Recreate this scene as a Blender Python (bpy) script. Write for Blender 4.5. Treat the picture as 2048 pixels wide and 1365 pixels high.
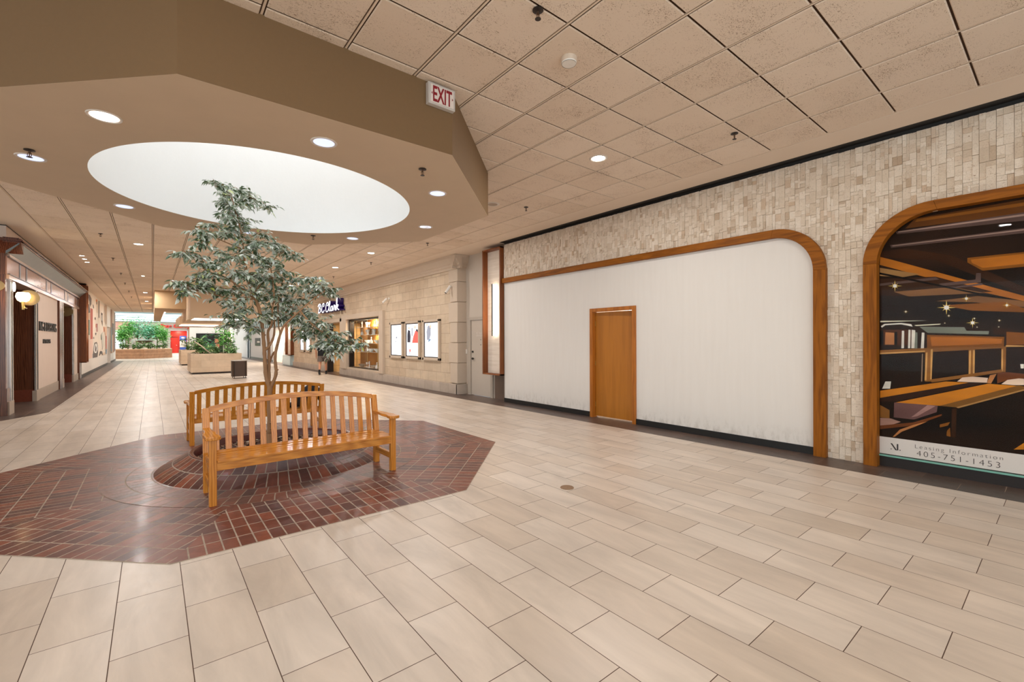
import bpy, bmesh, math, random
from mathutils import Vector, Matrix
random.seed(7)
PI = math.pi
scn = bpy.context.scene
for o in list(bpy.data.objects): bpy.data.objects.remove(o)

# ------------------------------------------------------------------ camera
yaw, pit, rol = .6759, -.0015, -.0034
f_ = Vector((math.sin(yaw)*math.cos(pit), math.cos(yaw)*math.cos(pit), math.sin(pit)))
r_ = Vector((math.cos(yaw), -math.sin(yaw), 0)); u_ = r_.cross(f_)
r2 = r_*math.cos(rol)+u_*math.sin(rol); u2 = u_*math.cos(rol)-r_*math.sin(rol)
cam = bpy.data.cameras.new('camera'); camo = bpy.data.objects.new('camera', cam)
scn.collection.objects.link(camo)
m = Matrix((( r2.x, u2.x, -f_.x, 0), (r2.y, u2.y, -f_.y, 0), (r2.z, u2.z, -f_.z, 1.5), (0, 0, 0, 1)))
camo.matrix_world = m
cam.sensor_width = 36; cam.lens = 897.51/2048*36; cam.clip_start = .05; cam.clip_end = 300
scn.camera = camo

# ------------------------------------------------------------------ world, exposure
w = bpy.data.worlds.new('world'); scn.world = w; w.use_nodes = True
bg = w.node_tree.nodes['Background']
bg.inputs[0].default_value = (.82, .93, 1.0, 1); bg.inputs[1].default_value = 2.0
scn.view_settings.view_transform = 'Standard'; scn.view_settings.look = 'None'
scn.view_settings.gamma = 1; scn.view_settings.use_curve_mapping = False
scn.view_settings.exposure = 0.38
scn.cycles.max_bounces = 10; scn.cycles.diffuse_bounces = 6; scn.cycles.glossy_bounces = 4
scn.cycles.transparent_max_bounces = 12; scn.cycles.sample_clamp_indirect = 8
scn.cycles.use_denoising = True
CEIL = 3.877

# ------------------------------------------------------------------ lights of the mall and added fill
def area(loc, size, power, col=(1, .86, .70), shape='DISK', rot=(0, 0, 0), size_y=None, spread=PI):
    l = bpy.data.lights.new('lamp_light', 'AREA'); l.energy = power; l.color = col; l.shape = shape
    l.size = size
    if size_y: l.size_y = size_y
    l.spread = spread
    o = bpy.data.objects.new('lamp_light', l); o.location = loc; o.rotation_euler = rot
    scn.collection.objects.link(o); return o
WARM = (1, .975, .945)
# recessed downlights; only some have fittings, those around the camera are added fill
DOWN = [(4.55, 3.86), (4.62, 8.83), (4.62, 11.83), (4.62, 14.86), (4.62, 17.76), (4.62, 20.8),
        (-.25, 14.19), (-.25, 20.96), (-.25, 17.6), (-.25, 11.2), (4.55, .85), (4.55, -2.2), (-.25, .85), (-.25, -2.2), (1.6, -3.4)]
for x, y in DOWN:
    area((x, y, CEIL-.035), .17, (11 if x > 3 else 26) if y < 3 else 31 if y < 10 else 35 if x > 3 else 31, (1, .93, .84) if y < 3 and x > 3 else WARM)
for y in (26, 31, 36, 41):
    for x in (4.62, -.25): area((x, y, CEIL-.035), .17, 44, (1, .97, .94))
SOF = [(-.285, 4.735), (1.197, 4.153), (2.673, 4.751), (3.312, 6.264), (2.695, 7.736), (1.24, 8.35), (-.275, 7.722), (-.897, 6.219)]
for i, (x, y) in enumerate(SOF):
    area((x, y, 3.265-.02), .13, 10 if i == 0 else 1.6, (1, .97, .93) if i == 0 else (.66, .74, 1))

# ------------------------------------------------------------------ materials
MATS = {}
def rgb(*c):   # sRGB 0-255 -> linear
    return tuple(((v/255+.055)/1.055)**2.4 if v/255 > .04045 else v/255/12.92 for v in c)
def nt(name):
    mt = bpy.data.materials.new(name); mt.use_nodes = True
    n = mt.node_tree.nodes; return mt, n, mt.node_tree.links, n['Principled BSDF']
def mix(n, l, fac, a, b, mode='MIX'):
    mx = n.new('ShaderNodeMix'); mx.data_type = 'RGBA'; mx.blend_type = mode
    for s, v in ((mx.inputs[0], fac), (mx.inputs[6], a), (mx.inputs[7], b)):
        if hasattr(v, 'is_output'): l.new(v, s)
        else: s.default_value = v if not isinstance(v, tuple) else (*v, 1)
    return mx.outputs[2]
def ramp(n, l, src, stops, interp='LINEAR'):
    r = n.new('ShaderNodeValToRGB'); l.new(src, r.inputs[0]); cr = r.color_ramp; cr.interpolation = interp
    while len(cr.elements) < len(stops): cr.elements.new(.5)
    for e, (p, c) in zip(cr.elements, stops):
        e.position = p; e.color = (c, c, c, 1) if not isinstance(c, tuple) else (*c, 1)
    return r.outputs[0]
def noise(n, l, vec, scale, det=4, rough=.55, dist=0):
    t = n.new('ShaderNodeTexNoise'); t.inputs['Scale'].default_value = scale
    t.inputs['Detail'].default_value = det; t.inputs['Roughness'].default_value = rough
    t.inputs['Distortion'].default_value = dist
    if vec: l.new(vec, t.inputs['Vector'])
    return t.outputs['Fac']
def mapping(n, l, src, scale=(1, 1, 1), loc=(0, 0, 0), rot=(0, 0, 0)):
    mp = n.new('ShaderNodeMapping'); l.new(src, mp.inputs[0])
    mp.inputs['Scale'].default_value = scale; mp.inputs['Location'].default_value = loc; mp.inputs['Rotation'].default_value = rot
    return mp.outputs[0]
def coord(n, kind='Object'):
    return n.new('ShaderNodeTexCoord').outputs[kind]
def bump(n, l, b, h, strength=.3, dist=.01):
    bp = n.new('ShaderNodeBump'); bp.inputs['Strength'].default_value = strength; bp.inputs['Distance'].default_value = dist
    l.new(h, bp.inputs['Height']); l.new(bp.outputs[0], b.inputs['Normal'])
def P(name, col, rough=.5, metal=0, var=.08, scale=9, bmp=0, spec=.5, emit=0, ecol=None, stretch=(1, 1, 1)):
    if name in MATS: return MATS[name]
    mt, n, l, b = nt(name)
    c = coord(n); v = mapping(n, l, c, stretch)
    f = noise(n, l, v, scale, 5)
    lo = tuple(x*(1-var) for x in col); hi = tuple(min(1, x*(1+var)) for x in col)
    l.new(mix(n, l, f, lo, hi), b.inputs['Base Color'])
    b.inputs['Roughness'].default_value = rough; b.inputs['Metallic'].default_value = metal
    b.inputs['Specular IOR Level'].default_value = spec
    if bmp: bump(n, l, b, noise(n, l, v, scale*6, 5), bmp, .004)
    if emit:
        b.inputs['Emission Color'].default_value = (*(ecol or col), 1); b.inputs['Emission Strength'].default_value = emit
    MATS[name] = mt; return mt
def WOOD(name, c1, c2, axis='X', rough=.35, scale=1.0, rand=0):
    if name in MATS: return MATS[name]
    mt, n, l, b = nt(name)
    c = coord(n)
    if rand:
        oi = n.new('ShaderNodeNewGeometry').outputs['Random Per Island']
        va = n.new('ShaderNodeVectorMath'); va.operation = 'ADD'; l.new(c, va.inputs[0])
        cx = n.new('ShaderNodeCombineXYZ')
        mm = n.new('ShaderNodeMath'); mm.operation = 'MULTIPLY'; mm.inputs[1].default_value = 7; l.new(oi, mm.inputs[0])
        for i in range(3): l.new(mm.outputs[0], cx.inputs[i])
        l.new(cx.outputs[0], va.inputs[1]); c = va.outputs[0]
    st = {'X': (1.2, 14, 14), 'Y': (14, 1.2, 14), 'Z': (14, 14, 1.2)}[axis]
    v = mapping(n, l, c, tuple(s*scale for s in st))
    f1 = noise(n, l, v, 1.2, 3, .6, 1.6)
    wv = n.new('ShaderNodeTexWave'); wv.inputs['Scale'].default_value = 1.1; wv.inputs['Distortion'].default_value = 9
    wv.inputs['Detail'].default_value = 3; wv.inputs['Detail Scale'].default_value = 1.2; l.new(v, wv.inputs['Vector'])
    st2 = {'X': (2, 90, 90), 'Y': (90, 2, 90), 'Z': (90, 90, 2)}[axis]
    f2 = noise(n, l, mapping(n, l, c, st2), 2.5, 3)
    f = mix(n, l, .45, f1, wv.outputs['Color'])
    f = mix(n, l, .3, f, f2)
    col = ramp(n, l, f, [(.25, c1), (.7, c2)])
    if rand:
        col = mix(n, l, .28, col, mix(n, l, oi, tuple(x*.5 for x in c1), tuple(min(1, x*1.35) for x in c2)))
    l.new(col, b.inputs['Base Color'])
    b.inputs['Roughness'].default_value = rough
    if rough >= .5: b.inputs['Specular IOR Level'].default_value = .2
    bump(n, l, b, f2, .08, .002)
    MATS[name] = mt; return mt
def TILE(name, c1, c2, grout, bw, rh, mortar, off=.5, swap=False, loc=(0, 0, 0), uv=False, rough=.35, var=.06, streak=None, gb=.4, coat=0, axes='XY', vein=.35, smooth=.1):
    """brick pattern; swap: long side runs along world Y"""
    if name in MATS: return MATS[name]
    mt, n, l, b = nt(name)
    c = coord(n, 'UV') if uv else coord(n)
    sx = n.new('ShaderNodeSeparateXYZ'); l.new(c, sx.inputs[0])
    cx = n.new('ShaderNodeCombineXYZ')
    ax = {'X': 0, 'Y': 1, 'Z': 2}
    for i in (0, 1):
        ad = n.new('ShaderNodeMath'); ad.operation = 'ADD'; ad.inputs[1].default_value = loc[i]
        l.new(sx.outputs[ax[axes[i]]], ad.inputs[0]); l.new(ad.outputs[0], cx.inputs[i])
    bt = n.new('ShaderNodeTexBrick'); l.new(cx.outputs[0], bt.inputs['Vector'])
    bt.inputs['Scale'].default_value = 1; bt.inputs['Mortar Size'].default_value = mortar
    bt.inputs['Mortar Smooth'].default_value = smooth
    bt.inputs['Brick Width'].default_value = bw; bt.inputs['Row Height'].default_value = rh; bt.offset = off; bt.squash = 1
    bt.inputs['Color1'].default_value = (*c1, 1); bt.inputs['Color2'].default_value = (*c2, 1); bt.inputs['Mortar'].default_value = (*grout, 1)
    bt.inputs['Bias'].default_value = 0
    st = streak or (3, 3, 3)
    f = noise(n, l, mapping(n, l, c, st), 1, 6, .62, .5)
    dark = ramp(n, l, f, [(.25, 1-var*2.2), (.75, 1+var*.4)])
    col = mix(n, l, vein+.5 if vein < .5 else 1.0, bt.outputs['Color'], dark, 'MULTIPLY')
    l.new(col, b.inputs['Base Color'])
    rr = ramp(n, l, bt.outputs['Fac'], [(0, rough), (1, .8)])
    rn = noise(n, l, c, 14, 4)
    rmix = n.new('ShaderNodeMath'); rmix.operation = 'MULTIPLY_ADD'; l.new(rn, rmix.inputs[0]); rmix.inputs[1].default_value = .14; l.new(rr, rmix.inputs[2])
    l.new(rmix.outputs[0], b.inputs['Roughness'])
    inv = n.new('ShaderNodeMath'); inv.operation = 'SUBTRACT'; inv.inputs[0].default_value = 1; l.new(bt.outputs['Fac'], inv.inputs[1])
    hh = n.new('ShaderNodeMath'); hh.operation = 'MULTIPLY_ADD'; l.new(noise(n, l, c, 22, 3), hh.inputs[0]); hh.inputs[1].default_value = .12 if not coat else .5; l.new(inv.outputs[0], hh.inputs[2])
    bump(n, l, b, hh.outputs[0], gb, .003)
    if coat: b.inputs['Coat Weight'].default_value = coat; b.inputs['Coat Roughness'].default_value = .12
    MATS[name] = mt; return mt

# ------------------------------------------------------------------ mesh helper
ORG = {}
class MB:
    def __init__(s): s.v = []; s.f = []; s.mi = []; s.uv = {}; s.cur = 0
    def add(s, vs, fs, uvs=None):
        b = len(s.v); s.v += [tuple(p) for p in vs]
        for k, f in enumerate(fs):
            if uvs: s.uv[len(s.f)] = uvs[k]
            s.f.append([b+i for i in f]); s.mi.append(s.cur)
        return s
    def box(s, x0, x1, y0, y1, z0, z1):
        if x0 > x1: x0, x1 = x1, x0
        if y0 > y1: y0, y1 = y1, y0
        if z0 > z1: z0, z1 = z1, z0
        return s.add([(x, y, z) for z in (z0, z1) for y in (y0, y1) for x in (x0, x1)],
                     [(0, 2, 3, 1), (4, 5, 7, 6), (0, 1, 5, 4), (2, 6, 7, 3), (0, 4, 6, 2), (1, 3, 7, 5)])
    def obox(s, c, size, rz=0, tilt=0):
        M_ = Matrix.Translation(c) @ Matrix.Rotation(rz, 4, 'Z') @ Matrix.Rotation(tilt, 4, 'X')
        hx, hy, hz = (q/2 for q in size)
        vs = [M_ @ Vector((x, y, z)) for z in (-hz, hz) for y in (-hy, hy) for x in (-hx, hx)]
        return s.add(vs, [(0, 2, 3, 1), (4, 5, 7, 6), (0, 1, 5, 4), (2, 6, 7, 3), (0, 4, 6, 2), (1, 3, 7, 5)])
    def prism(s, pts, ext):
        n = len(pts); e = Vector(ext)
        p = [Vector(q) for q in pts]; vs = p+[q+e for q in p]
        return s.add(vs, [list(range(n))[::-1], list(range(n, 2*n))]+[(i, (i+1) % n, n+(i+1) % n, n+i) for i in range(n)])
    def band(s, A, B, ext):     # solid between two polylines A,B extruded by ext
        n = len(A); e = Vector(ext)
        vs = [Vector(q) for q in A]+[Vector(q) for q in B]; vs += [q+e for q in vs]
        f = []
        for i in range(n-1):
            f += [(i, i+1, n+i+1, n+i), (2*n+i, 3*n+i, 3*n+i+1, 2*n+i+1), (i, 2*n+i, 2*n+i+1, i+1), (n+i, n+i+1, 3*n+i+1, 3*n+i)]
        f += [(0, n, 3*n, 2*n), (n-1, 3*n-1, 4*n-1, 2*n-1)]
        return s.add(vs, f)
    def tube(s, pts, rad, n=8, cap=True):
        pts = [Vector(p) for p in pts]; k = len(pts)
        if not hasattr(rad, '__len__'): rad = [rad]*k
        ref = Vector((0, 0, 1)); vs = []
        d0 = (pts[1]-pts[0]).normalized()
        if abs(d0.z) > .95: ref = Vector((1, 0, 0))
        a = d0.cross(ref).normalized()
        for i, p in enumerate(pts):
            d = (pts[min(i+1, k-1)]-pts[max(i-1, 0)]).normalized()
            a = (a-d*a.dot(d)).normalized(); b_ = d.cross(a)
            for j in range(n):
                t = 2*PI*j/n; vs.append(p+(a*math.cos(t)+b_*math.sin(t))*rad[i])
        f = [(i*n+j, i*n+(j+1) % n, (i+1)*n+(j+1) % n, (i+1)*n+j) for i in range(k-1) for j in range(n)]
        if cap: f += [list(range(n))[::-1], list(range((k-1)*n, k*n))]
        return s.add(vs, f)
    def lathe(s, prof, n=24, c=(0, 0, 0), a0=0, a1=2*PI, uvr=False):
        full = abs(a1-a0-2*PI) < 1e-6; m_ = n if full else n+1; k = len(prof); vs = []; uvs = []
        for r, z in prof:
            for j in range(m_):
                t = a0+(a1-a0)*j/n; vs.append((c[0]+r*math.cos(t), c[1]+r*math.sin(t), c[2]+z))
        f = []
        L = [0]
        for i in range(1, k): L.append(L[-1]+math.hypot(prof[i][0]-prof[i-1][0], prof[i][1]-prof[i-1][1]))
        for i in range(k-1):
            for j in range(n):
                jn = (j+1) % m_
                f.append((i*m_+j, i*m_+jn, (i+1)*m_+jn, (i+1)*m_+j))
                if uvr: uvs.append([(j*uvr, L[i]), ((j+1)*uvr, L[i]), ((j+1)*uvr, L[i+1]), (j*uvr, L[i+1])])
        return s.add(vs, f, uvs if uvr else None)
    def loft(s, rings, cap=True):
        n = len(rings[0]); vs = [p for r in rings for p in r]
        f = [(i*n+j, i*n+(j+1) % n, (i+1)*n+(j+1) % n, (i+1)*n+j) for i in range(len(rings)-1) for j in range(n)]
        if cap: f += [list(range(n))[::-1], list(range((len(rings)-1)*n, len(rings)*n))]
        return s.add(vs, f)
    def quad(s, *p, uv=None): return s.add(p, [tuple(range(len(p)))], [uv] if uv else None)
    def build(s, name, mats, parent=None, smooth=False, bevel=0, kind=None, label=None, cat=None, group=None, local=False, recalc=True):
        me = bpy.data.meshes.new(name)
        o = bpy.data.objects.new(name, me)
        off = Vector((0, 0, 0))
        if parent is not None and not local: off = ORG.get(parent.name, Vector((0, 0, 0)))
        me.from_pydata([tuple(Vector(p)-off) for p in s.v], [], s.f)
        if not isinstance(mats, (list, tuple)): mats = [mats]
        for q in mats: me.materials.append(q)
        if len(mats) > 1:
            for p, k in zip(me.polygons, s.mi): p.material_index = k
        if s.uv:
            ul = me.uv_layers.new(name='uv')
            for p in me.polygons:
                u = s.uv.get(p.index)
                if u:
                    for li, q in zip(p.loop_indices, u): ul.data[li].uv = q
        if recalc:
            bm = bmesh.new(); bm.from_mesh(me); bmesh.ops.recalc_face_normals(bm, faces=bm.faces); bm.to_mesh(me); bm.free()
        if smooth:
            for p in me.polygons: p.use_smooth = True
            me.set_sharp_from_angle(angle=math.radians(40))
        scn.collection.objects.link(o)
        if parent is not None: o.parent = parent
        if bevel:
            bv = o.modifiers.new('b', 'BEVEL'); bv.width = bevel; bv.segments = 2; bv.limit_method = 'ANGLE'
        if parent is not None: ORG[o.name] = off
        tag(o, label, cat, group, kind)
        return o
def tag(o, label=None, cat=None, group=None, kind=None):
    if label: o['label'] = label
    if cat: o['category'] = cat
    if group: o['group'] = group
    if kind: o['kind'] = kind
    return o
def thing(name, loc, label=None, cat=None, group=None, rz=0, kind=None):
    o = bpy.data.objects.new(name, None); o.location = loc; o.rotation_euler = (0, 0, rz); o.empty_display_size = .1
    scn.collection.objects.link(o); ORG[o.name] = Vector(loc); return tag(o, label, cat, group, kind)
def kids(o): return [c for c in bpy.data.objects if c.parent == o]
def copy_tree(o, parent=None):
    c = o.copy(); scn.collection.objects.link(c)
    if parent is not None: c.parent = parent
    for ch in kids(o): copy_tree(ch, c)
    return c
def place(o, loc, label=None, group=None, rz=None):
    c = copy_tree(o); c.location = loc
    if rz is not None: c.rotation_euler.z = rz
    if label: c['label'] = label
    if group: c['group'] = group
    return c
def text(name, body, mt, parent, loc, mat3, size, extrude=.002, sx=1, spacing=1, align='CENTER', off=0, local=False):
    """mat3: columns = text right, text up, text normal"""
    cu = bpy.data.curves.new(name, 'FONT'); cu.body = body; cu.size = size; cu.extrude = extrude; cu.align_x = align
    cu.space_character = spacing; cu.offset = off
    o = bpy.data.objects.new(name, cu); scn.collection.objects.link(o)
    bpy.context.view_layer.update()
    me = bpy.data.meshes.new_from_object(o.evaluated_get(bpy.context.evaluated_depsgraph_get()))
    bpy.data.objects.remove(o)
    me.materials.clear(); me.materials.append(mt)
    R_ = Matrix((mat3[0], mat3[1], mat3[2])).transposed()
    o_ = ORG.get(parent.name, Vector((0, 0, 0))) if (parent and not local) else Vector((0, 0, 0))
    for v in me.vertices:
        v.co = R_ @ Vector((v.co.x*sx, v.co.y, v.co.z)) + Vector(loc) - o_
    o = bpy.data.objects.new(name, me); scn.collection.objects.link(o)
    if parent: o.parent = parent
    return o
RW = ((0, -1, 0), (0, 0, 1), (-1, 0, 0))     # writing on a wall facing -x (read from the corridor)
LW = ((0, 1, 0), (0, 0, 1), (1, 0, 0))       # writing on a wall facing +x
FW = ((1, 0, 0), (0, 0, 1), (0, -1, 0))      # writing on a wall facing -y
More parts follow.
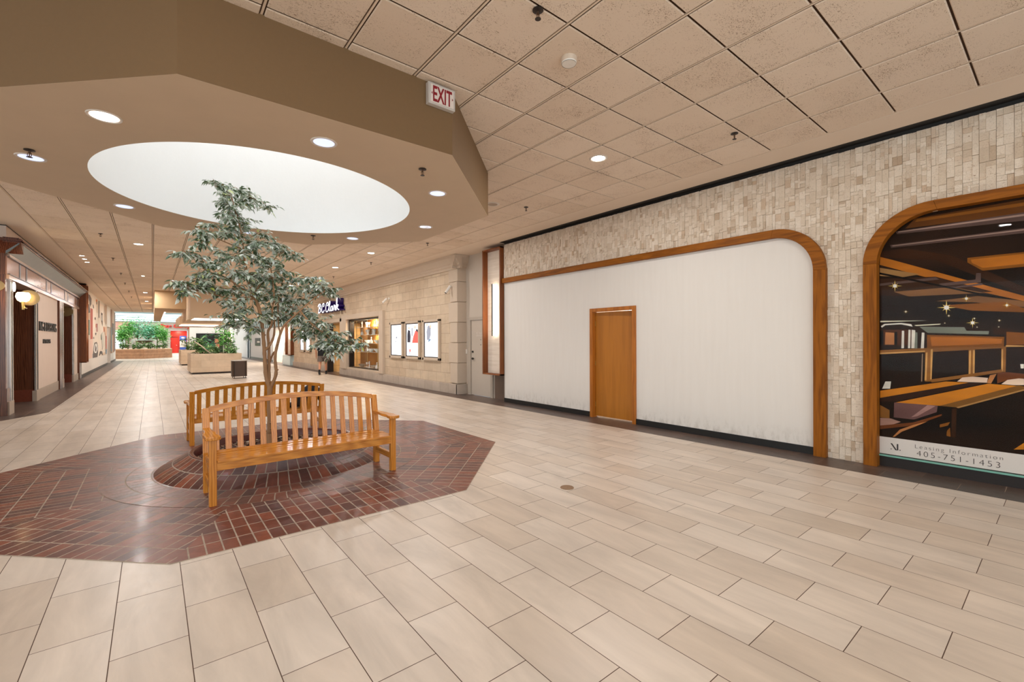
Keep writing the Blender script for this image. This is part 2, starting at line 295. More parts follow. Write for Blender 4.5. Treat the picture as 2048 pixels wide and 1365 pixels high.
# measured outlines: printed graphic, tree clusters, branches, murals
GRAPHIC = [('brown1',[(1.112,2.872),(0.294,2.882),(0.294,2.743),(1.194,2.769)]),('amberd',[(1.092,2.855),(0.294,2.853),(0.294,2.818),(1.112,2.826)]),('pipe',[(1.287,2.757),(0.294,2.754),(0.294,2.671),(1.266,2.718)]),('pipel',[(1.256,2.747),(0.294,2.737),(0.294,2.717),(1.256,2.735)]),('pipe',[(1.33,2.603),(0.294,2.598),(0.294,2.548),(1.319,2.567)]),('pipel',[(1.309,2.594),(0.294,2.587),(0.294,2.575),(1.309,2.583)]),('brown2',[(1.428,2.474),(0.937,2.369),(0.295,1.941),(0.295,2.011),(0.807,2.401),(1.194,2.54),(1.428,2.55)]),('amber',[(1.428,2.478),(1.298,2.42),(0.295,1.924),(0.295,1.872),(0.631,2.006),(1.428,2.383)]),('tan',[(1.428,2.348),(1.063,2.229),(1.215,2.213),(1.428,2.251)]),('amberd',[(0.691,2.359),(0.294,2.36),(0.294,2.214),(0.579,2.209),(0.691,2.31)]),('amber',[(0.665,2.337),(0.294,2.342),(0.294,2.243),(0.579,2.239),(0.656,2.299)]),('brown2',[(1.428,2.216),(0.938,2.188),(0.505,1.983),(1.299,2.004),(1.429,2.021)]),('tan2',[(1.299,2.052),(0.808,2.06),(0.563,1.976),(1.164,1.986)]),('pipe',[(1.429,2.16),(0.938,2.182),(0.909,2.153),(1.429,2.132)]),('pipe',[(0.909,2.108),(0.631,2.123),(0.626,2.19),(0.592,2.186),(0.592,2.088),(0.9,2.079)]),('pipe',[(0.808,2.06),(0.58,2.081),(0.58,2.06),(0.79,2.048)]),('black',[(1.428,2.293),(0.995,2.13),(0.648,1.995),(0.295,1.86),(0.295,1.843),(0.648,1.977),(1.015,2.116),(1.428,2.269)]),('tan2',[(0.614,1.949),(0.295,1.872),(0.295,1.814),(0.631,1.883),(0.938,1.917)]),('amberd',[(0.882,1.868),(0.431,1.875),(0.295,1.802),(0.295,1.761),(0.666,1.799)]),('glare',[(1.421,1.717),(1.006,1.705),(1.421,1.7)]),('glare',[(1.118,1.657),(0.897,1.667),(0.906,1.656),(1.1,1.647)]),('grey',[(1.074,1.638),(0.714,1.624),(0.699,1.585),(0.534,1.579),(0.538,1.545),(1.006,1.568)]),('copper',[(1.426,1.611),(1.118,1.605),(1.123,1.424),(1.426,1.428)]),('black',[(1.426,1.605),(1.393,1.604),(1.393,1.428),(1.426,1.428)]),('coppl',[(1.374,1.58),(1.294,1.572),(1.294,1.435),(1.379,1.435)]),('black',[(1.289,1.584),(1.266,1.584),(1.269,1.429),(1.29,1.429)]),('white',[(1.225,1.595),(1.205,1.595),(1.207,1.394),(1.23,1.394)]),('white',[(1.167,1.606),(1.149,1.605),(1.152,1.395),(1.172,1.395)]),('white',[(1.14,1.605),(1.109,1.599),(1.11,1.395),(1.143,1.395)]),('grey',[(1.109,1.575),(1.09,1.573),(1.092,1.392),(1.117,1.392)]),('white',[(1.053,1.572),(1.031,1.57),(1.036,1.393),(1.062,1.392)]),('white',[(1.416,1.653),(1.383,1.679),(1.234,1.686),(1.144,1.669),(1.131,1.64),(1.149,1.646),(1.234,1.67),(1.373,1.664),(1.407,1.635)]),('amberd',[(1.01,1.545),(0.427,1.518),(0.431,1.414),(1.01,1.396)]),('amber',[(0.981,1.522),(0.653,1.514),(0.441,1.497),(0.448,1.45),(0.73,1.433),(0.972,1.42)]),('brown2',[(0.505,1.608),(0.413,1.595),(0.295,1.567),(0.296,1.435),(0.417,1.429),(0.42,1.544),(0.505,1.545)]),('amberd',[(0.413,1.569),(0.295,1.557),(0.295,1.44),(0.413,1.434)]),('wood',[(1.427,1.367),(1.04,1.396),(0.417,1.421),(0.417,1.406),(1.019,1.351),(1.427,1.319)]),('woodl',[(1.427,1.337),(1.019,1.37),(1.019,1.356),(1.427,1.32)]),('wood',[(1.027,1.391),(0.96,1.391),(0.973,1.027),(1.028,1.023)]),('woodl',[(1.019,1.345),(1.006,1.351),(1.015,1.036),(1.031,1.035)]),('woodl',[(0.979,1.385),(0.962,1.386),(0.973,1.05),(0.983,1.049)]),('wood',[(0.684,1.4),(0.635,1.406),(0.639,1.104),(0.684,1.112)]),('woodl',[(0.678,1.373),(0.665,1.379),(0.669,1.124),(0.683,1.118)]),('woodl',[(0.65,1.379),(0.637,1.379),(0.64,1.115),(0.652,1.114)]),('wood',[(0.448,1.417),(0.415,1.419),(0.419,1.159),(0.449,1.163)]),('woodl',[(0.446,1.393),(0.436,1.393),(0.438,1.169),(0.449,1.168)]),('wood',[(0.981,1.049),(0.442,1.189),(0.442,1.158),(0.684,1.091),(0.973,1.016)]),('woodl',[(0.417,1.434),(0.296,1.43),(0.296,1.42),(0.417,1.417)]),('glare2',[(1.052,1.333),(1.044,1.333),(1.051,1.022),(1.06,1.021)]),('table',[(1.424,0.886),(0.858,1.035),(0.684,1.034),(1.425,0.795)]),('dark2',[(1.425,0.801),(0.684,1.034),(0.564,1.04),(1.272,0.774),(1.425,0.758)]),('table',[(1.281,0.761),(0.542,1.034),(0.331,1.026),(0.907,0.764)]),('tedge',[(0.907,0.764),(0.331,1.033),(0.296,1.025),(0.296,0.983),(0.762,0.761)]),('tedgel',[(0.778,0.763),(0.296,0.998),(0.296,0.983),(0.762,0.754)]),('cloth',[(1.295,0.76),(0.923,0.765),(0.932,0.691),(1.12,0.584),(1.3,0.586)]),('clothl',[(1.007,0.762),(0.94,0.758),(1.093,0.625),(1.146,0.606)]),('pink',[(0.77,1.041),(0.731,1.086),(0.654,1.101),(0.542,1.094),(0.55,1.044),(0.684,1.041)]),('chair',[(0.477,1.151),(0.4,1.16),(0.296,1.15),(0.296,1.105),(0.414,1.076),(0.477,1.041)]),('pink',[(0.449,1.037),(0.407,1.082),(0.331,1.102),(0.296,1.1),(0.296,1.039),(0.365,1.033)]),('coppl',[(0.55,1.041),(0.528,1.122),(0.481,1.14),(0.52,1.037)]),('white',[(1.405,0.912),(1.375,0.999),(1.323,1.003),(1.332,0.918)]),('white',[(0.32,1.246),(0.297,1.247),(0.298,1.204),(0.317,1.203)]),('pink2',[(1.425,0.563),(1.328,0.57),(1.236,0.541),(1.366,0.468),(1.425,0.472)]),('chair',[(1.425,0.472),(1.128,0.55),(0.891,0.676),(0.891,0.657),(1.12,0.516),(1.425,0.429)]),('coppl',[(1.31,0.357),(1.245,0.451),(1.129,0.521),(1.007,0.579),(1.12,0.499),(1.227,0.43),(1.291,0.36)]),('amberd',[(0.907,0.559),(0.826,0.598),(0.842,0.557),(0.907,0.525)]),('amberd',[(0.85,0.5),(0.826,0.537),(0.822,0.438),(0.854,0.443)]),('brown2',[(0.81,0.745),(0.774,0.752),(0.782,0.433),(0.818,0.438)]),('wood',[(1.425,0.716),(1.337,0.665),(1.338,0.569),(1.425,0.569)]),('table',[(0.366,0.385),(0.297,0.464),(0.297,0.398)]),('star',[(1.223,2.113),(1.273,2.112),(1.26,2.088),(1.281,2.105),(1.286,2.053),(1.292,2.106),(1.313,2.093),(1.299,2.114),(1.35,2.125),(1.299,2.125),(1.313,2.149),(1.292,2.133),(1.286,2.184),(1.281,2.131),(1.259,2.144),(1.273,2.123)]),('starw',[(1.269,2.117),(1.271,2.107),(1.277,2.101),(1.286,2.099),(1.295,2.103),(1.302,2.11),(1.304,2.12),(1.302,2.13),(1.295,2.137),(1.286,2.138),(1.277,2.135),(1.271,2.127)]),('star',[(0.779,1.836),(0.837,1.833),(0.821,1.804),(0.846,1.824),(0.852,1.759),(0.858,1.824),(0.884,1.808),(0.867,1.835),(0.927,1.845),(0.867,1.849),(0.883,1.877),(0.858,1.858),(0.852,1.922),(0.846,1.857),(0.821,1.873),(0.837,1.847)]),('starw',[(0.831,1.84),(0.834,1.827),(0.842,1.819),(0.852,1.816),(0.862,1.82),(0.87,1.83),(0.873,1.842),(0.87,1.854),(0.862,1.863),(0.852,1.865),(0.842,1.861),(0.834,1.852)]),('star',[(0.606,1.667),(0.643,1.664),(0.633,1.645),(0.649,1.657),(0.653,1.614),(0.657,1.657),(0.673,1.646),(0.663,1.664),(0.701,1.67),(0.663,1.673),(0.673,1.692),(0.657,1.68),(0.653,1.723),(0.649,1.679),(0.633,1.691),(0.643,1.673)]),('starw',[(0.64,1.668),(0.641,1.66),(0.646,1.654),(0.653,1.652),(0.66,1.654),(0.664,1.661),(0.666,1.669),(0.664,1.677),(0.659,1.683),(0.653,1.685),(0.646,1.682),(0.641,1.676)]),('star',[(0.662,1.925),(0.691,1.923),(0.683,1.909),(0.696,1.919),(0.699,1.886),(0.702,1.919),(0.714,1.911),(0.706,1.925),(0.736,1.93),(0.706,1.932),(0.714,1.946),(0.702,1.936),(0.699,1.969),(0.696,1.936),(0.683,1.944),(0.691,1.93)]),('starw',[(0.688,1.927),(0.69,1.921),(0.694,1.916),(0.699,1.915),(0.704,1.917),(0.708,1.922),(0.709,1.928),(0.708,1.934),(0.704,1.939),(0.699,1.94),(0.694,1.938),(0.69,1.933)]),('star',[(0.379,1.836),(0.403,1.835),(0.396,1.822),(0.407,1.831),(0.409,1.802),(0.412,1.831),(0.422,1.824),(0.415,1.836),(0.44,1.84),(0.415,1.842),(0.422,1.854),(0.412,1.846),(0.409,1.874),(0.407,1.845),(0.396,1.853),(0.403,1.841)]),('starw',[(0.401,1.838),(0.402,1.832),(0.405,1.829),(0.409,1.827),(0.413,1.829),(0.416,1.833),(0.418,1.839),(0.416,1.844),(0.413,1.848),(0.409,1.849),(0.405,1.847),(0.402,1.843)]),('star',[(1.165,1.812),(1.185,1.811),(1.18,1.802),(1.188,1.808),(1.19,1.788),(1.192,1.809),(1.2,1.803),(1.195,1.812),(1.215,1.815),(1.195,1.816),(1.2,1.825),(1.192,1.819),(1.19,1.839),(1.188,1.819),(1.179,1.824),(1.185,1.816)]),('starw',[(1.183,1.813),(1.184,1.809),(1.186,1.807),(1.19,1.806),(1.193,1.807),(1.196,1.81),(1.197,1.814),(1.196,1.818),(1.193,1.821),(1.19,1.821),(1.186,1.82),(1.184,1.817)]),('star',[(0.815,1.75),(0.83,1.749),(0.826,1.742),(0.832,1.746),(0.834,1.73),(0.835,1.747),(0.842,1.742),(0.837,1.749),(0.852,1.751),(0.837,1.753),(0.842,1.76),(0.835,1.755),(0.834,1.771),(0.832,1.755),(0.826,1.759),(0.83,1.752)]),('starw',[(0.829,1.75),(0.829,1.747),(0.831,1.745),(0.834,1.745),(0.836,1.745),(0.838,1.748),(0.839,1.751),(0.838,1.754),(0.836,1.756),(0.834,1.757),(0.831,1.756),(0.829,1.753)]),('star',[(0.445,1.685),(0.458,1.684),(0.455,1.678),(0.46,1.682),(0.462,1.667),(0.463,1.682),(0.469,1.678),(0.465,1.685),(0.478,1.687),(0.465,1.688),(0.468,1.694),(0.463,1.69),(0.462,1.705),(0.46,1.69),(0.455,1.694),(0.458,1.688)]),('starw',[(0.457,1.686),(0.458,1.683),(0.459,1.681),(0.462,1.68),(0.464,1.681),(0.466,1.683),(0.466,1.686),(0.466,1.689),(0.464,1.691),(0.462,1.692),(0.459,1.691),(0.458,1.689)]),('star',[(0.624,1.713),(0.637,1.712),(0.633,1.706),(0.638,1.71),(0.64,1.696),(0.641,1.71),(0.646,1.706),(0.643,1.712),(0.655,1.714),(0.643,1.715),(0.646,1.721),(0.641,1.717),(0.64,1.731),(0.638,1.717),(0.633,1.721),(0.637,1.715)]),('starw',[(0.635,1.713),(0.636,1.711),(0.638,1.709),(0.64,1.708),(0.642,1.709),(0.644,1.711),(0.644,1.714),(0.644,1.716),(0.642,1.718),(0.64,1.719),(0.638,1.718),(0.636,1.716)]),('star',[(0.854,1.671),(0.863,1.67),(0.861,1.666),(0.864,1.669),(0.865,1.659),(0.866,1.669),(0.87,1.666),(0.867,1.671),(0.876,1.672),(0.867,1.673),(0.87,1.677),(0.866,1.674),(0.865,1.684),(0.864,1.674),(0.861,1.677),(0.863,1.672)]),('starw',[(0.862,1.671),(0.863,1.67),(0.864,1.668),(0.865,1.668),(0.867,1.668),(0.868,1.67),(0.868,1.672),(0.868,1.673),(0.867,1.675),(0.865,1.675),(0.864,1.675),(0.863,1.673)]),('star',[(0.456,1.62),(0.464,1.619),(0.462,1.615),(0.465,1.618),(0.466,1.609),(0.467,1.618),(0.47,1.616),(0.468,1.619),(0.476,1.621),(0.468,1.621),(0.47,1.625),(0.467,1.623),(0.466,1.632),(0.465,1.623),(0.462,1.625),(0.464,1.621)]),('starw',[(0.463,1.62),(0.463,1.619),(0.464,1.617),(0.466,1.617),(0.467,1.617),(0.468,1.619),(0.468,1.62),(0.468,1.622),(0.467,1.623),(0.466,1.624),(0.464,1.623),(0.463,1.622)]),('star',[(0.61,1.622),(0.618,1.621),(0.616,1.617),(0.619,1.619),(0.62,1.61),(0.621,1.62),(0.625,1.617),(0.622,1.621),(0.63,1.622),(0.622,1.623),(0.625,1.627),(0.621,1.624),(0.62,1.634),(0.619,1.624),(0.616,1.627),(0.618,1.623)]),('starw',[(0.617,1.622),(0.618,1.62),(0.619,1.619),(0.62,1.618),(0.622,1.619),(0.623,1.62),(0.623,1.622),(0.623,1.624),(0.622,1.625),(0.62,1.625),(0.619,1.625),(0.618,1.624)])]
CLUSTERS = [[0.607,6.449,3.411,0.048,0.036],[0.637,6.446,3.356,0.073,0.048],[0.761,6.533,3.381,0.087,0.05],[0.879,6.619,3.415,0.14,0.064],[1.023,6.649,3.349,0.143,0.065],[1.2,6.67,3.276,0.093,0.046],[0.697,6.34,3.227,0.108,0.06],[0.774,6.431,3.142,0.159,0.086],[0.906,6.616,3.273,0.128,0.077],[0.711,6.338,2.989,0.156,0.072],[0.865,6.52,3.055,0.157,0.088],[0.799,6.428,2.901,0.135,0.061],[0.902,6.515,2.965,0.088,0.075],[0.552,6.253,2.845,0.081,0.029],[0.418,6.164,2.744,0.09,0.028],[0.518,6.256,2.736,0.093,0.041],[0.489,6.259,2.663,0.093,0.046],[0.435,6.162,2.594,0.057,0.023],[0.696,6.44,2.808,0.122,0.061],[0.851,6.421,2.765,0.161,0.086],[0.998,6.502,2.724,0.178,0.089],[1.141,6.579,2.873,0.091,0.065],[1.107,6.585,2.765,0.156,0.065],[1.296,6.652,2.788,0.147,0.067],[1.424,6.677,2.742,0.122,0.061],[1.53,6.705,2.669,0.069,0.055],[0.293,6.07,2.461,0.066,0.027],[0.385,6.116,2.456,0.078,0.034],[0.416,6.164,2.376,0.09,0.04],[0.257,5.972,2.431,0.043,0.021],[0.527,6.256,2.36,0.139,0.058],[0.709,6.338,2.509,0.132,0.108],[0.85,6.422,2.556,0.161,0.111],[1.052,6.493,2.57,0.191,0.115],[1.265,6.556,2.538,0.158,0.092],[1.322,6.545,2.41,0.119,0.106],[0.785,6.329,2.335,0.194,0.097],[0.566,6.151,2.253,0.161,0.063],[0.424,6.163,2.197,0.147,0.057],[0.981,6.403,2.33,0.212,0.125],[1.189,6.469,2.292,0.194,0.129],[0.305,6.07,2.111,0.11,0.038],[0.226,5.973,2.128,0.043,0.027],[0.26,5.972,2.023,0.075,0.027],[0.402,6.165,2.083,0.135,0.051],[0.575,6.251,2.102,0.175,0.07],[0.758,6.333,2.121,0.205,0.084],[0.98,6.403,2.081,0.225,0.112],[1.216,6.464,2.1,0.22,0.103],[0.696,6.239,1.961,0.154,0.047],[0.886,6.316,1.897,0.22,0.086],[0.685,6.14,1.797,0.128,0.047],[0.821,6.224,1.728,0.167,0.06],[0.964,6.304,1.654,0.086,0.086],[0.758,6.131,1.682,0.094,0.035],[1.06,6.39,1.801,0.189,0.088],[1.321,6.546,1.98,0.212,0.106],[1.495,6.508,2.054,0.201,0.094],[1.408,6.528,2.216,0.146,0.08],[1.496,6.508,2.322,0.107,0.054],[1.62,6.375,2.331,0.133,0.06],[1.72,6.349,2.255,0.161,0.081],[1.839,6.315,2.194,0.149,0.054],[1.911,6.294,2.169,0.082,0.027],[1.613,6.48,2.193,0.176,0.095],[1.767,6.335,2.137,0.108,0.047],[1.554,6.495,1.888,0.202,0.121],[1.624,6.374,1.864,0.093,0.093],[1.348,6.54,1.816,0.172,0.079],[1.506,6.506,1.786,0.094,0.08],[1.588,6.383,1.716,0.16,0.093],[1.709,6.248,1.728,0.172,0.106],[1.65,6.264,1.596,0.158,0.079],[1.797,6.223,1.616,0.173,0.107],[1.898,6.089,1.569,0.146,0.093],[1.74,6.136,1.464,0.157,0.079],[1.874,6.096,1.45,0.132,0.079],[2.004,6.054,1.488,0.146,0.067],[2.06,5.93,1.422,0.105,0.046],[2.137,5.903,1.449,0.06,0.026],[1.914,5.979,1.371,0.104,0.065],[1.798,6.119,1.385,0.092,0.066],[1.575,6.283,1.569,0.105,0.052]]
BRANCHES = [([[1.153,6.374,0.312],[1.164,6.372,0.438],[1.16,6.373,0.756],[1.166,6.372,0.933]],0.034,0.03),([[1.166,6.372,0.895],[1.123,6.38,1.062],[1.11,6.382,1.297],[1.097,6.384,1.518],[1.076,6.388,1.77],[1.034,6.395,1.958],[0.997,6.4,2.081],[0.928,6.411,2.265],[0.902,6.414,2.449],[0.887,6.417,2.633],[0.856,6.421,2.877],[0.8,6.428,3.116],[0.759,6.433,3.293]],0.026,0.005),([[1.155,6.374,0.978],[1.161,6.404,1.167],[1.162,6.403,1.39],[1.152,6.405,1.614],[1.185,6.368,1.709],[1.197,6.366,1.9],[1.214,6.363,2.092],[1.218,6.464,2.294],[1.19,6.469,2.486]],0.021,0.006),([[1.177,6.37,0.914],[1.227,6.33,1.085],[1.214,6.312,1.296],[1.241,6.276,1.486],[1.293,6.245,1.675],[1.371,6.228,1.772],[1.484,6.203,1.889],[1.639,6.215,2.04],[1.799,6.223,2.169]],0.022,0.005),([[1.117,6.381,1.012],[1.154,6.425,1.166],[1.21,6.414,1.338],[1.24,6.358,1.39],[1.279,6.35,1.582],[1.282,6.451,1.713],[1.277,6.452,1.973],[1.311,6.497,2.174],[1.379,6.534,2.381]],0.014,0.005),([[1.076,6.388,1.77],[1.044,6.393,1.958],[0.996,6.4,2.031],[0.836,6.323,2.157],[0.673,6.241,2.255],[0.523,6.206,2.296],[0.402,6.165,2.364]],0.016,0.004),([[1.484,6.203,1.889],[1.597,6.174,1.743],[1.741,6.136,1.614],[1.909,6.065,1.482],[2.047,5.987,1.448]],0.012,0.004),([[0.997,6.4,2.081],[1.133,6.48,2.353],[1.286,6.603,2.613],[1.441,6.674,2.743]],0.012,0.004),([[0.887,6.417,2.633],[0.635,6.346,2.71],[0.454,6.211,2.747]],0.008,0.003),([[1.118,6.38,1.391],[1.168,6.371,1.454],[1.222,6.412,1.582],[1.228,6.411,1.775]],0.018,0.01),([[0.996,6.4,2.031],[0.778,6.279,1.998],[0.574,6.251,2.044],[0.375,6.116,2.076],[0.244,5.972,2.028]],0.01,0.003),([[1.076,6.388,1.739],[0.938,6.308,1.764],[0.764,6.181,1.725]],0.01,0.003)]
MURAL = [('mgreen',[(28.13,2.51),(28.9,2.53),(28.87,1.82),(28.1,1.81)]),('mred',[(29.25,3.11),(30.34,3.12),(30.27,1.64),(29.18,1.62)]),('mblush',[(28.09,1.62),(30.3,1.62),(30.26,0.73),(28.05,0.7)]),('mblue',[(30.16,0.91),(30.88,0.9),(30.69,0.69),(30.16,0.69)]),('mtan',[(28.14,2.8),(29.14,2.86),(29.13,2.57),(28.13,2.51)]),('mgrey',[(28.18,3.7),(29.12,3.71),(29.77,3.59),(29.69,3.33),(29.09,3.15),(28.62,3.36),(28.41,3.52),(28.17,3.5)]),('mgrey',[(28.16,3.2),(28.62,3.26),(28.93,3.11),(29.14,2.88),(28.29,2.82)]),('mcream',[(28.41,3.49),(28.78,3.38),(28.78,3.27),(28.46,3.29)]),('mgrey',[(30.34,0.94),(31.09,1.45),(32.26,1.49),(32.91,1.29),(32.97,0.89),(32.63,0.68),(30.33,0.7)]),('mwhite',[(30.71,1.08),(31.16,1.34),(31.86,1.43),(32.58,1.33),(32.73,1.09),(32.03,0.91),(31.07,0.93)]),('mgrey',[(31.26,1.08),(31.66,1.34),(32.16,1.18),(32.03,1.0),(31.64,0.97)]),('morange',[(31.89,3.72),(32.78,3.75),(32.57,3.6),(31.96,3.6)]),('mgrey',[(32.2,3.61),(32.7,3.65),(32.44,3.47),(32.12,3.49)]),('mgrey',[(33.46,3.75),(33.9,3.76),(33.85,2.83),(33.41,2.81)]),('mtan',[(32.57,3.64),(32.86,3.54),(32.83,3.06),(32.42,3.04)]),('mplum',[(32.11,2.45),(32.8,2.47),(32.78,2.04),(32.09,2.02)]),('morange',[(31.71,2.42),(32.11,2.45),(32.1,2.26),(31.7,2.23)]),('mgrey',[(31.5,1.96),(32.08,1.97),(31.88,1.83),(31.57,1.85)]),('mgrey',[(30.59,1.74),(30.88,1.73),(30.88,1.65),(30.52,1.65)]),('mgrey',[(34.98,3.19),(35.96,3.18),(35.92,2.4),(35.05,2.71)]),('mwhite',[(35.12,3.05),(35.56,3.05),(35.54,2.73),(35.2,2.72)]),('mgreen',[(34.82,1.88),(35.39,1.88),(35.28,1.61),(34.71,1.62)]),('mgrey',[(33.48,0.72),(34.16,0.97),(35.34,0.95),(36.34,0.71),(35.58,0.71),(34.76,0.83),(33.92,0.73)]),('mtan',[(37.04,3.68),(37.87,3.8),(38.13,3.47),(37.8,2.63),(36.98,2.78),(37.28,3.29)]),('mtan',[(38.27,3.8),(39.1,3.83),(39.02,2.66),(38.31,2.6)]),('morange',[(36.44,2.41),(37.07,2.42),(37.27,2.16),(36.68,2.06)]),('mpeach',[(37.29,2.38),(39.01,2.48),(38.98,1.91),(37.59,1.91)]),('mred',[(37.93,1.87),(38.86,1.88),(38.8,1.01),(38.1,1.04)]),('mblue',[(37.88,1.02),(38.92,1.01),(38.79,0.7),(37.86,0.75)]),('mtan',[(35.73,0.84),(37.42,0.85),(37.63,0.71),(35.83,0.7)]),('msage',[(34.92,1.95),(36.42,2.14),(36.68,1.26),(35.74,1.01),(35.37,1.44)]),('mgrey',[(31.35,2.78),(31.69,2.74),(31.61,2.64),(31.3,2.65)]),('mgrey',[(30.32,3.37),(30.67,3.32),(30.81,3.18),(30.45,3.18)])]
MURAL2 = [('mtan2',[(42.66,3.82),(44.32,3.85),(44.1,0.66),(42.45,0.68)]),('mtan',[(44.32,3.85),(46.29,3.85),(46.06,0.69),(44.1,0.67)]),('mslate',[(42.72,2.57),(43.92,2.5),(44.1,0.67),(42.61,0.91)]),('mred2',[(45.03,2.58),(46.02,2.54),(45.89,0.69),(45.06,0.7)]),('mgrey2',[(43.94,2.87),(46.05,2.88),(45.49,2.09),(44.19,1.96)]),('mgrey2',[(46.28,3.8),(47.98,3.82),(47.75,0.83),(46.06,0.72)])]
# ------------------------------------------------------------------ palette
WHT = (1, 1, 1)
floor_m = TILE('porcelain_floor', rgb(222, 209, 195), rgb(209, 193, 176), rgb(84, 60, 44), .6096, .3048, .0022, .5, loc=(-2.8206+.3048+60.96, -.4462+60.96), axes='YX', rough=.30, var=.14, streak=(5, 1.1, 1), gb=.25)
dark_m = TILE('dark_border_tile', rgb(104, 84, 74), rgb(84, 70, 64), rgb(160, 140, 122), .6096, .3048, .002, .5, loc=(.2, 60.96-.1), axes='YX', rough=.30, var=.18, streak=(5, 1.5, 1), gb=.2)
brick_m = TILE('glazed_brick', rgb(136, 70, 46), rgb(84, 46, 42), rgb(178, 160, 142), .103, .205, .0055, 0, uv=True, rough=.34, var=.22, streak=(9, 9, 1), gb=.6, coat=.06, vein=.4)
brick_r = TILE('glazed_brick_ring', rgb(146, 78, 52), rgb(90, 52, 44), rgb(176, 158, 140), .103, .205, .0055, 0, uv=True, rough=.31, var=.22, streak=(9, 9, 1), gb=1.0, coat=.05, vein=.4)
white_wall = P('painted_drywall', rgb(226, 218, 206), .75, var=.025, scale=1.6, stretch=(1, 1, .25), bmp=.05)
plain_wall = P('beige_paint', rgb(196, 184, 170), .7, var=.03, scale=2)
soffit_side = P('soffit_paint', rgb(122, 94, 62), .8, var=.04, scale=30, bmp=.15)
soffit_base = P('soffit_plaster', rgb(210, 188, 160), .75, var=.05, scale=3, bmp=.15)
well_m = P('well_plaster', rgb(241, 242, 241), .8, var=.02, scale=3, bmp=.35)
black_m = P('black_trim', (.008, .007, .006), .5, var=.2)
oak_frame = WOOD('oak_trim', rgb(104, 54, 4), rgb(160, 94, 18), 'Z', .55, .9, 1)
oak_frameY = WOOD('oak_trim_lying', rgb(104, 54, 4), rgb(160, 94, 18), 'Y', .55, .9, 1)
door_oak = WOOD('door_veneer', rgb(164, 100, 20), rgb(180, 112, 28), 'Z', .38, .35)
chrome = P('chrome', (.7, .7, .7), .2, 1)
dark_metal = P('dark_bronze', (.05, .04, .035), .4, .6)
white_pl = P('white_plastic', rgb(232, 226, 216), .4, var=.03)
lime = TILE('limestone_block', rgb(214, 194, 168), rgb(200, 178, 152), rgb(150, 126, 104), .52, .285, .004, .5, axes='YZ', loc=(52, -.28+28.5), rough=.7, var=.10, streak=(2, 2, 4), gb=.6)
lime2 = TILE('limestone_block_return', rgb(214, 194, 168), rgb(200, 178, 152), rgb(150, 126, 104), .52, .285, .004, .5, axes='XZ', loc=(52, -.28+28.5), rough=.7, var=.10, streak=(2, 2, 4), gb=.6)
lime_base = TILE('limestone_plinth', rgb(196, 180, 164), rgb(184, 168, 152), rgb(140, 120, 104), .47, .6, .004, 0, axes='YZ', loc=(52.1, .3), rough=.7, var=.10, gb=.6)
lime_plain = P('limestone_smooth', rgb(198, 180, 160), .7, var=.05, scale=6, bmp=.1)
GLASS = None
def glass(name='clear_glass', tint=(1, 1, 1)):
    mt, n, l, b = nt(name)
    tr = n.new('ShaderNodeBsdfTransparent'); tr.inputs[0].default_value = (*tint, 1)
    gl = n.new('ShaderNodeBsdfGlossy'); gl.inputs['Roughness'].default_value = .0
    lw = n.new('ShaderNodeLayerWeight'); lw.inputs[0].default_value = .5
    pw = n.new('ShaderNodeMath'); pw.operation = 'POWER'; l.new(lw.outputs['Facing'], pw.inputs[0]); pw.inputs[1].default_value = 4.5
    ml = n.new('ShaderNodeMath'); ml.operation = 'MULTIPLY_ADD'; l.new(pw.outputs[0], ml.inputs[0]); ml.inputs[1].default_value = .16; ml.inputs[2].default_value = .004
    ms = n.new('ShaderNodeMixShader'); l.new(ml.outputs[0], ms.inputs[0]); l.new(tr.outputs[0], ms.inputs[1]); l.new(gl.outputs[0], ms.inputs[2])
    l.new(ms.outputs[0], n['Material Output'].inputs[0]); MATS[name] = mt; return mt
glass_m = glass()
def EM(name, col, st): return P(name, tuple(c*.8 for c in col), .5, emit=st, ecol=col)

# ------------------------------------------------------------------ floor
b = MB(); b.quad((-14, -6, 0), (9, -6, 0), (9, 74, 0), (-14, 74, 0)); b.build('floor', floor_m, kind='structure')
b = MB(); b.box(6.2, 7.0, -6, 50, -.02, .0015); b.build('trim_1', dark_m, kind='structure')
b = MB(); b.prism([(-9, 11.9, -.02), (-2.9, 11.9, -.02), (-2.2, 12.78, -.02), (-1.72, 13.6, -.02), (-1.72, 46, -.02), (-4.5, 46, -.02), (-9, 20, -.02)], (0, 0, .0215)); b.build('trim_2', dark_m, kind='structure')
# octagon of glazed brick: soldier courses parallel to each side
OC = Vector((1.27, 6.44)); hw = 2.67; hs = 1.18
oct_ = [(OC.x-hs, OC.y-hw+.02), (OC.x+hs, OC.y-hw+.02), (OC.x+hw, OC.y-hs+.05), (OC.x+hw, OC.y+hs-.05), (OC.x+hs, OC.y+hw), (OC.x-hs, OC.y+hw), (OC.x-hw, OC.y+hs), (OC.x-hw, OC.y-hs)]
b = MB(); MC = Vector((1.275, 6.36))
for i in range(8):
    a_, c_ = Vector(oct_[i]), Vector(oct_[(i+1) % 8]); e = (c_-a_); L = e.length; e.normalize(); nrm = Vector((-e.y, e.x))
    d = (MC-a_).dot(nrm)
    k = 1.0/d
    p0 = a_.lerp(MC, 1-.9/d*1.0) if False else a_.lerp(MC, .62); p1 = c_.lerp(MC, .62)
    q = [a_, c_, p1, p0]
    b.add([(x.x, x.y, .004) for x in q], [(0, 1, 2, 3)], [[((x-a_).dot(e), (x-a_).dot(nrm)) for x in q]])
    b.add([(a_.x, a_.y, -.01), (c_.x, c_.y, -.01), (c_.x, c_.y, .004), (a_.x, a_.y, .004)], [(0, 1, 2, 3)], [[(0, .1)]*4])
b.build('floor_brick', brick_m, kind='structure', recalc=False)
